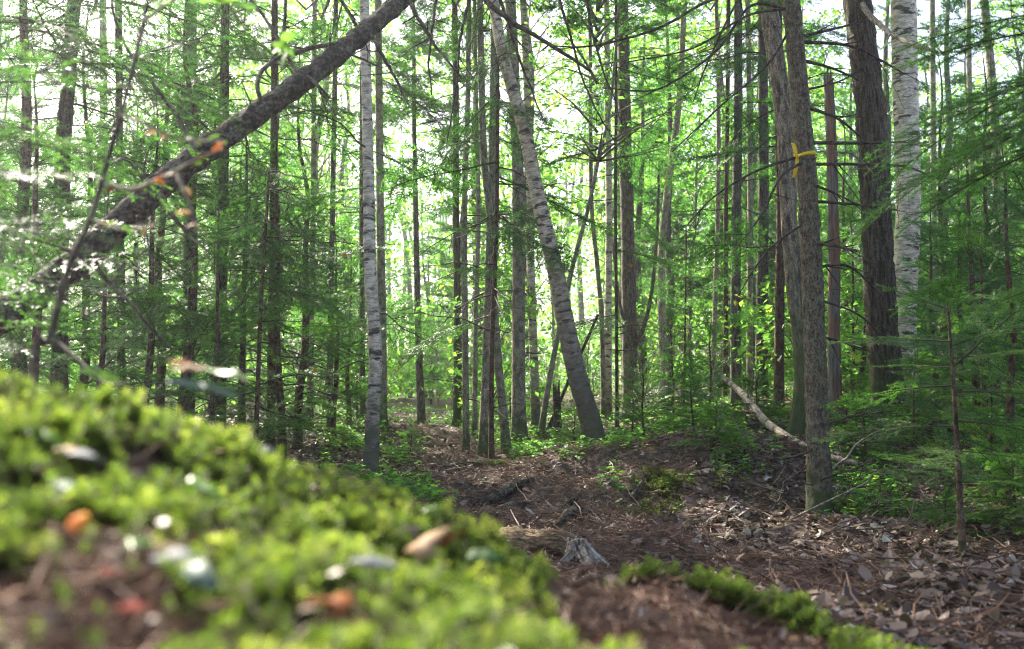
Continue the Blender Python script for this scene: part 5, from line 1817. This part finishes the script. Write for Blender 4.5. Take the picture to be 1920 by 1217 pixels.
leafy_twig(root, [(225, 215, 1.88), (280, 235, 1.8), (330, 260, 1.8), (420, 265, 1.75)], 8, 4, 14, .022, [FL['darkgreen'], FL['tan'], FL['green']], 6, .45, 'palet')
leafy_twig(root, [(268, 40, 1.95), (360, -15, 2.0), (450, 10, 2.1), (540, 85, 2.1)], 8, 2, 22, .042, [LEAF, LEAF, FL['green']], 16, .6, 'palet')
leafy_twig(root, [(170, 410, 1.8), (230, 430, 1.7), (300, 420, 1.6)], 6, 2, 6, .03, [FL['tan'], LEAF], 8, .4, 'palet')

# seedling with long pale leaves hanging over the moss crest
b1 = P(300, 760, 1.22)
b1[2] = float(bz([b1[0]], [b1[1]])[0])
root = empty("leafy_seedling", b1, "blurred seedling with long pale and green leaves arching over the moss crest", "seedling")
m = MB()
tube(m, spline(np.array([[0, 0, -.01, .002], [.006, 0, .03, .0018], [.02, 0, .055, .0014]]), .01), 5, 0)
m.build("stem", [BARK['palet']], root)
for k, (x0, y0, x1, y1, s, col) in enumerate([(380, 690, 470, 700, .09, 'green'), (318, 692, 385, 680, .05, 'tan'), (315, 680, 350, 672, .03, 'rust'), (310, 712, 380, 722, .085, 'blueg'), (375, 718, 440, 742, .04, 'blueg'), (150, 690, 215, 712, .05, 'green')]):
    a, b = P(x0, y0, 1.24), P(x1, y1, 1.2)
    az, el = math.atan2(b[1] - a[1], b[0] - a[0]), math.asin((b[2] - a[2]) / np.linalg.norm(b - a))
    V, F, _, _, _ = oval_leaf(np.linalg.norm(b - a), 130 + k, .13, .25, 9)
    m = MB()
    m.add(V @ rot_zyx(az, el, .5 + .2 * k).T, F, 0, .5, None, True)
    m.build("leaf", [FL[col]], root, a - b1)

# hemlock saplings beside the frame, their sprays hanging in close to the lens
gh = np.random.default_rng(55)
HEM = [fir_branch(L, 600 + i, 0.010, 0.016, 0.006, .2, density=.6, updown=.25) for i, L in enumerate([.5, .7])]
HEM_ME = [tpl_mesh(t_, "spray", [NEEDLE, BARK['twig']], 1, .18) for t_ in HEM]
for name, lab, base_px, d, sprays in [
        ("hemlock_sapling", "blurred hemlock sapling nearest the lens with sparkling sprays at the frame edge", -420, 2.0, [(-60, 330, 1.6, .3, .26, -.1), (-70, 400, 1.7, .1, .24, -.1), (-60, 250, 1.7, .5, .28, .0), (-90, 500, 1.8, .3, .2, -.1), (-100, 150, 1.9, .2, .3, .1)]),
        ("hemlock_sapling", "blurred hemlock sapling behind the nearest one with drooping sunlit sprays", -330, 2.9, [(20, 130, 2.8, .1, .45, -.1), (150, 190, 2.9, .3, .4, -.1), (200, 120, 2.9, .1, .4, -.1), (10, 30, 2.9, .1, .5, -.1), (-40, 250, 2.8, .1, .4, -.1), (-20, 620, 2.9, .2, .4, -.05), (90, 60, 2.9, .2, .5, -.1), (260, 60, 3.0, .1, .45, -.1), (60, 240, 2.8, .2, .45, -.15), (280, 170, 3.0, .2, .35, -.1), (30, 330, 2.8, .3, .35, -.1)])]:
    bx0 = P(base_px, 700, d)[0]
    zb = max(float(bz([bx0], [d])[0]), G(bx0, d)) if d < 2.6 else G(bx0, d)
    root = empty(name, (bx0, d, zb), lab, "hemlock sapling")
    m = MB()
    tube(m, spline(np.array([[0, 0, -.1, .02], [.02, 0, .8, .016], [0, 0, 1.8, .01], [0, 0, 2.6, .003]]), .06), 8, 0, .02, 4)
    m.build("trunk", [BARK['red']], root)
    for px, py, dd, az, L, el in sprays:
        p = P(px, py, dd) - np.array([bx0, d, zb])
        i = 1 if L > .42 else 0
        m = MB()
        tube(m, spline(np.array([np.append([0, 0, np.clip(p[2] - .1, .1, 2.5)], .004), np.append(p * [.5, .5, 1] + [0, 0, .01], .003), np.append(p, .002)]), .05), 5, 0)
        br = m.build("branch", [BARK['twig']], root)
        for j in range(2):
            c = link("spray", HEM_ME[i], br, p * (1 - .3 * j))
            s = L / (.7 if i else .5)
            c.scale = (s, s, s)
            c.rotation_euler = (gh.normal(0, .3), -el + gh.normal(0, .1), az + gh.normal(0, .2) + (-.5 if j else 0))

# two green maple twigs in the air at the top, slightly out of focus
xb, yb = P(300, 700, 2.4)[0] - .9, 2.45

# ------------------------------------------------------------------ a few turned leaves caught on the boughs
for k, (px, py, d, s, lab) in enumerate([(642, 478, 8.2, .05, "orange leaf caught in a fir bough beside the slim pale birch"), (1181, 498, 9.4, .05, "orange leaf caught on twigs before the big purple grey pine"),
                                         (588, 695, 8.6, .045, "small orange leaf caught low in the fir thicket")]):
    V, F, _, _, _ = maple_leaf(s, 160 + k, .5)
    m = MB()
    m.add(V @ rot_zyx(.4, .3, .9).T, F, 0, .5, None, False)
    o = m.build("caught_leaf", [FL['orange']], None, P(px, py, d))
    o.modifiers.new("thickness", 'SOLIDIFY').thickness = .0005
    tag(o, lab, "leaf")

# ------------------------------------------------------------------ hazy air
if HAZE_DENSITY > 0:
    V = np.array([(x, y, z) for z in (CAMZ - 4.0, 24.0) for y in (-27, 262) for x in (-222, 222)], float)
    F = np.array([(0, 2, 3, 1), (4, 5, 7, 6), (0, 1, 5, 4), (2, 6, 7, 3), (0, 4, 6, 2), (1, 3, 7, 5)])
    hm = bpy.data.materials.new("hazy_air")
    hm.use_nodes = True
    hn = hm.node_tree.nodes
    hn.remove(hn["Principled BSDF"])
    pv = hn.new("ShaderNodeVolumePrincipled")
    pv.inputs["Color"].default_value = (0.90, 0.95, 1.0, 1)
    pv.inputs["Density"].default_value = HAZE_DENSITY
    pv.inputs["Anisotropy"].default_value = 0.72
    hm.node_tree.links.new(pv.outputs[0], hn["Material Output"].inputs["Volume"])
    m = MB()
    m.add(V, F)
    tag(m.build("haze", [hm]), kind="stuff")

# a prototype that was never planted is not part of the forest
for o in list(bpy.data.objects):
    if o.type == 'EMPTY' and o.parent is None and 'label' not in o:
        for c in list(o.children):
            bpy.data.objects.remove(c)
        bpy.data.objects.remove(o)
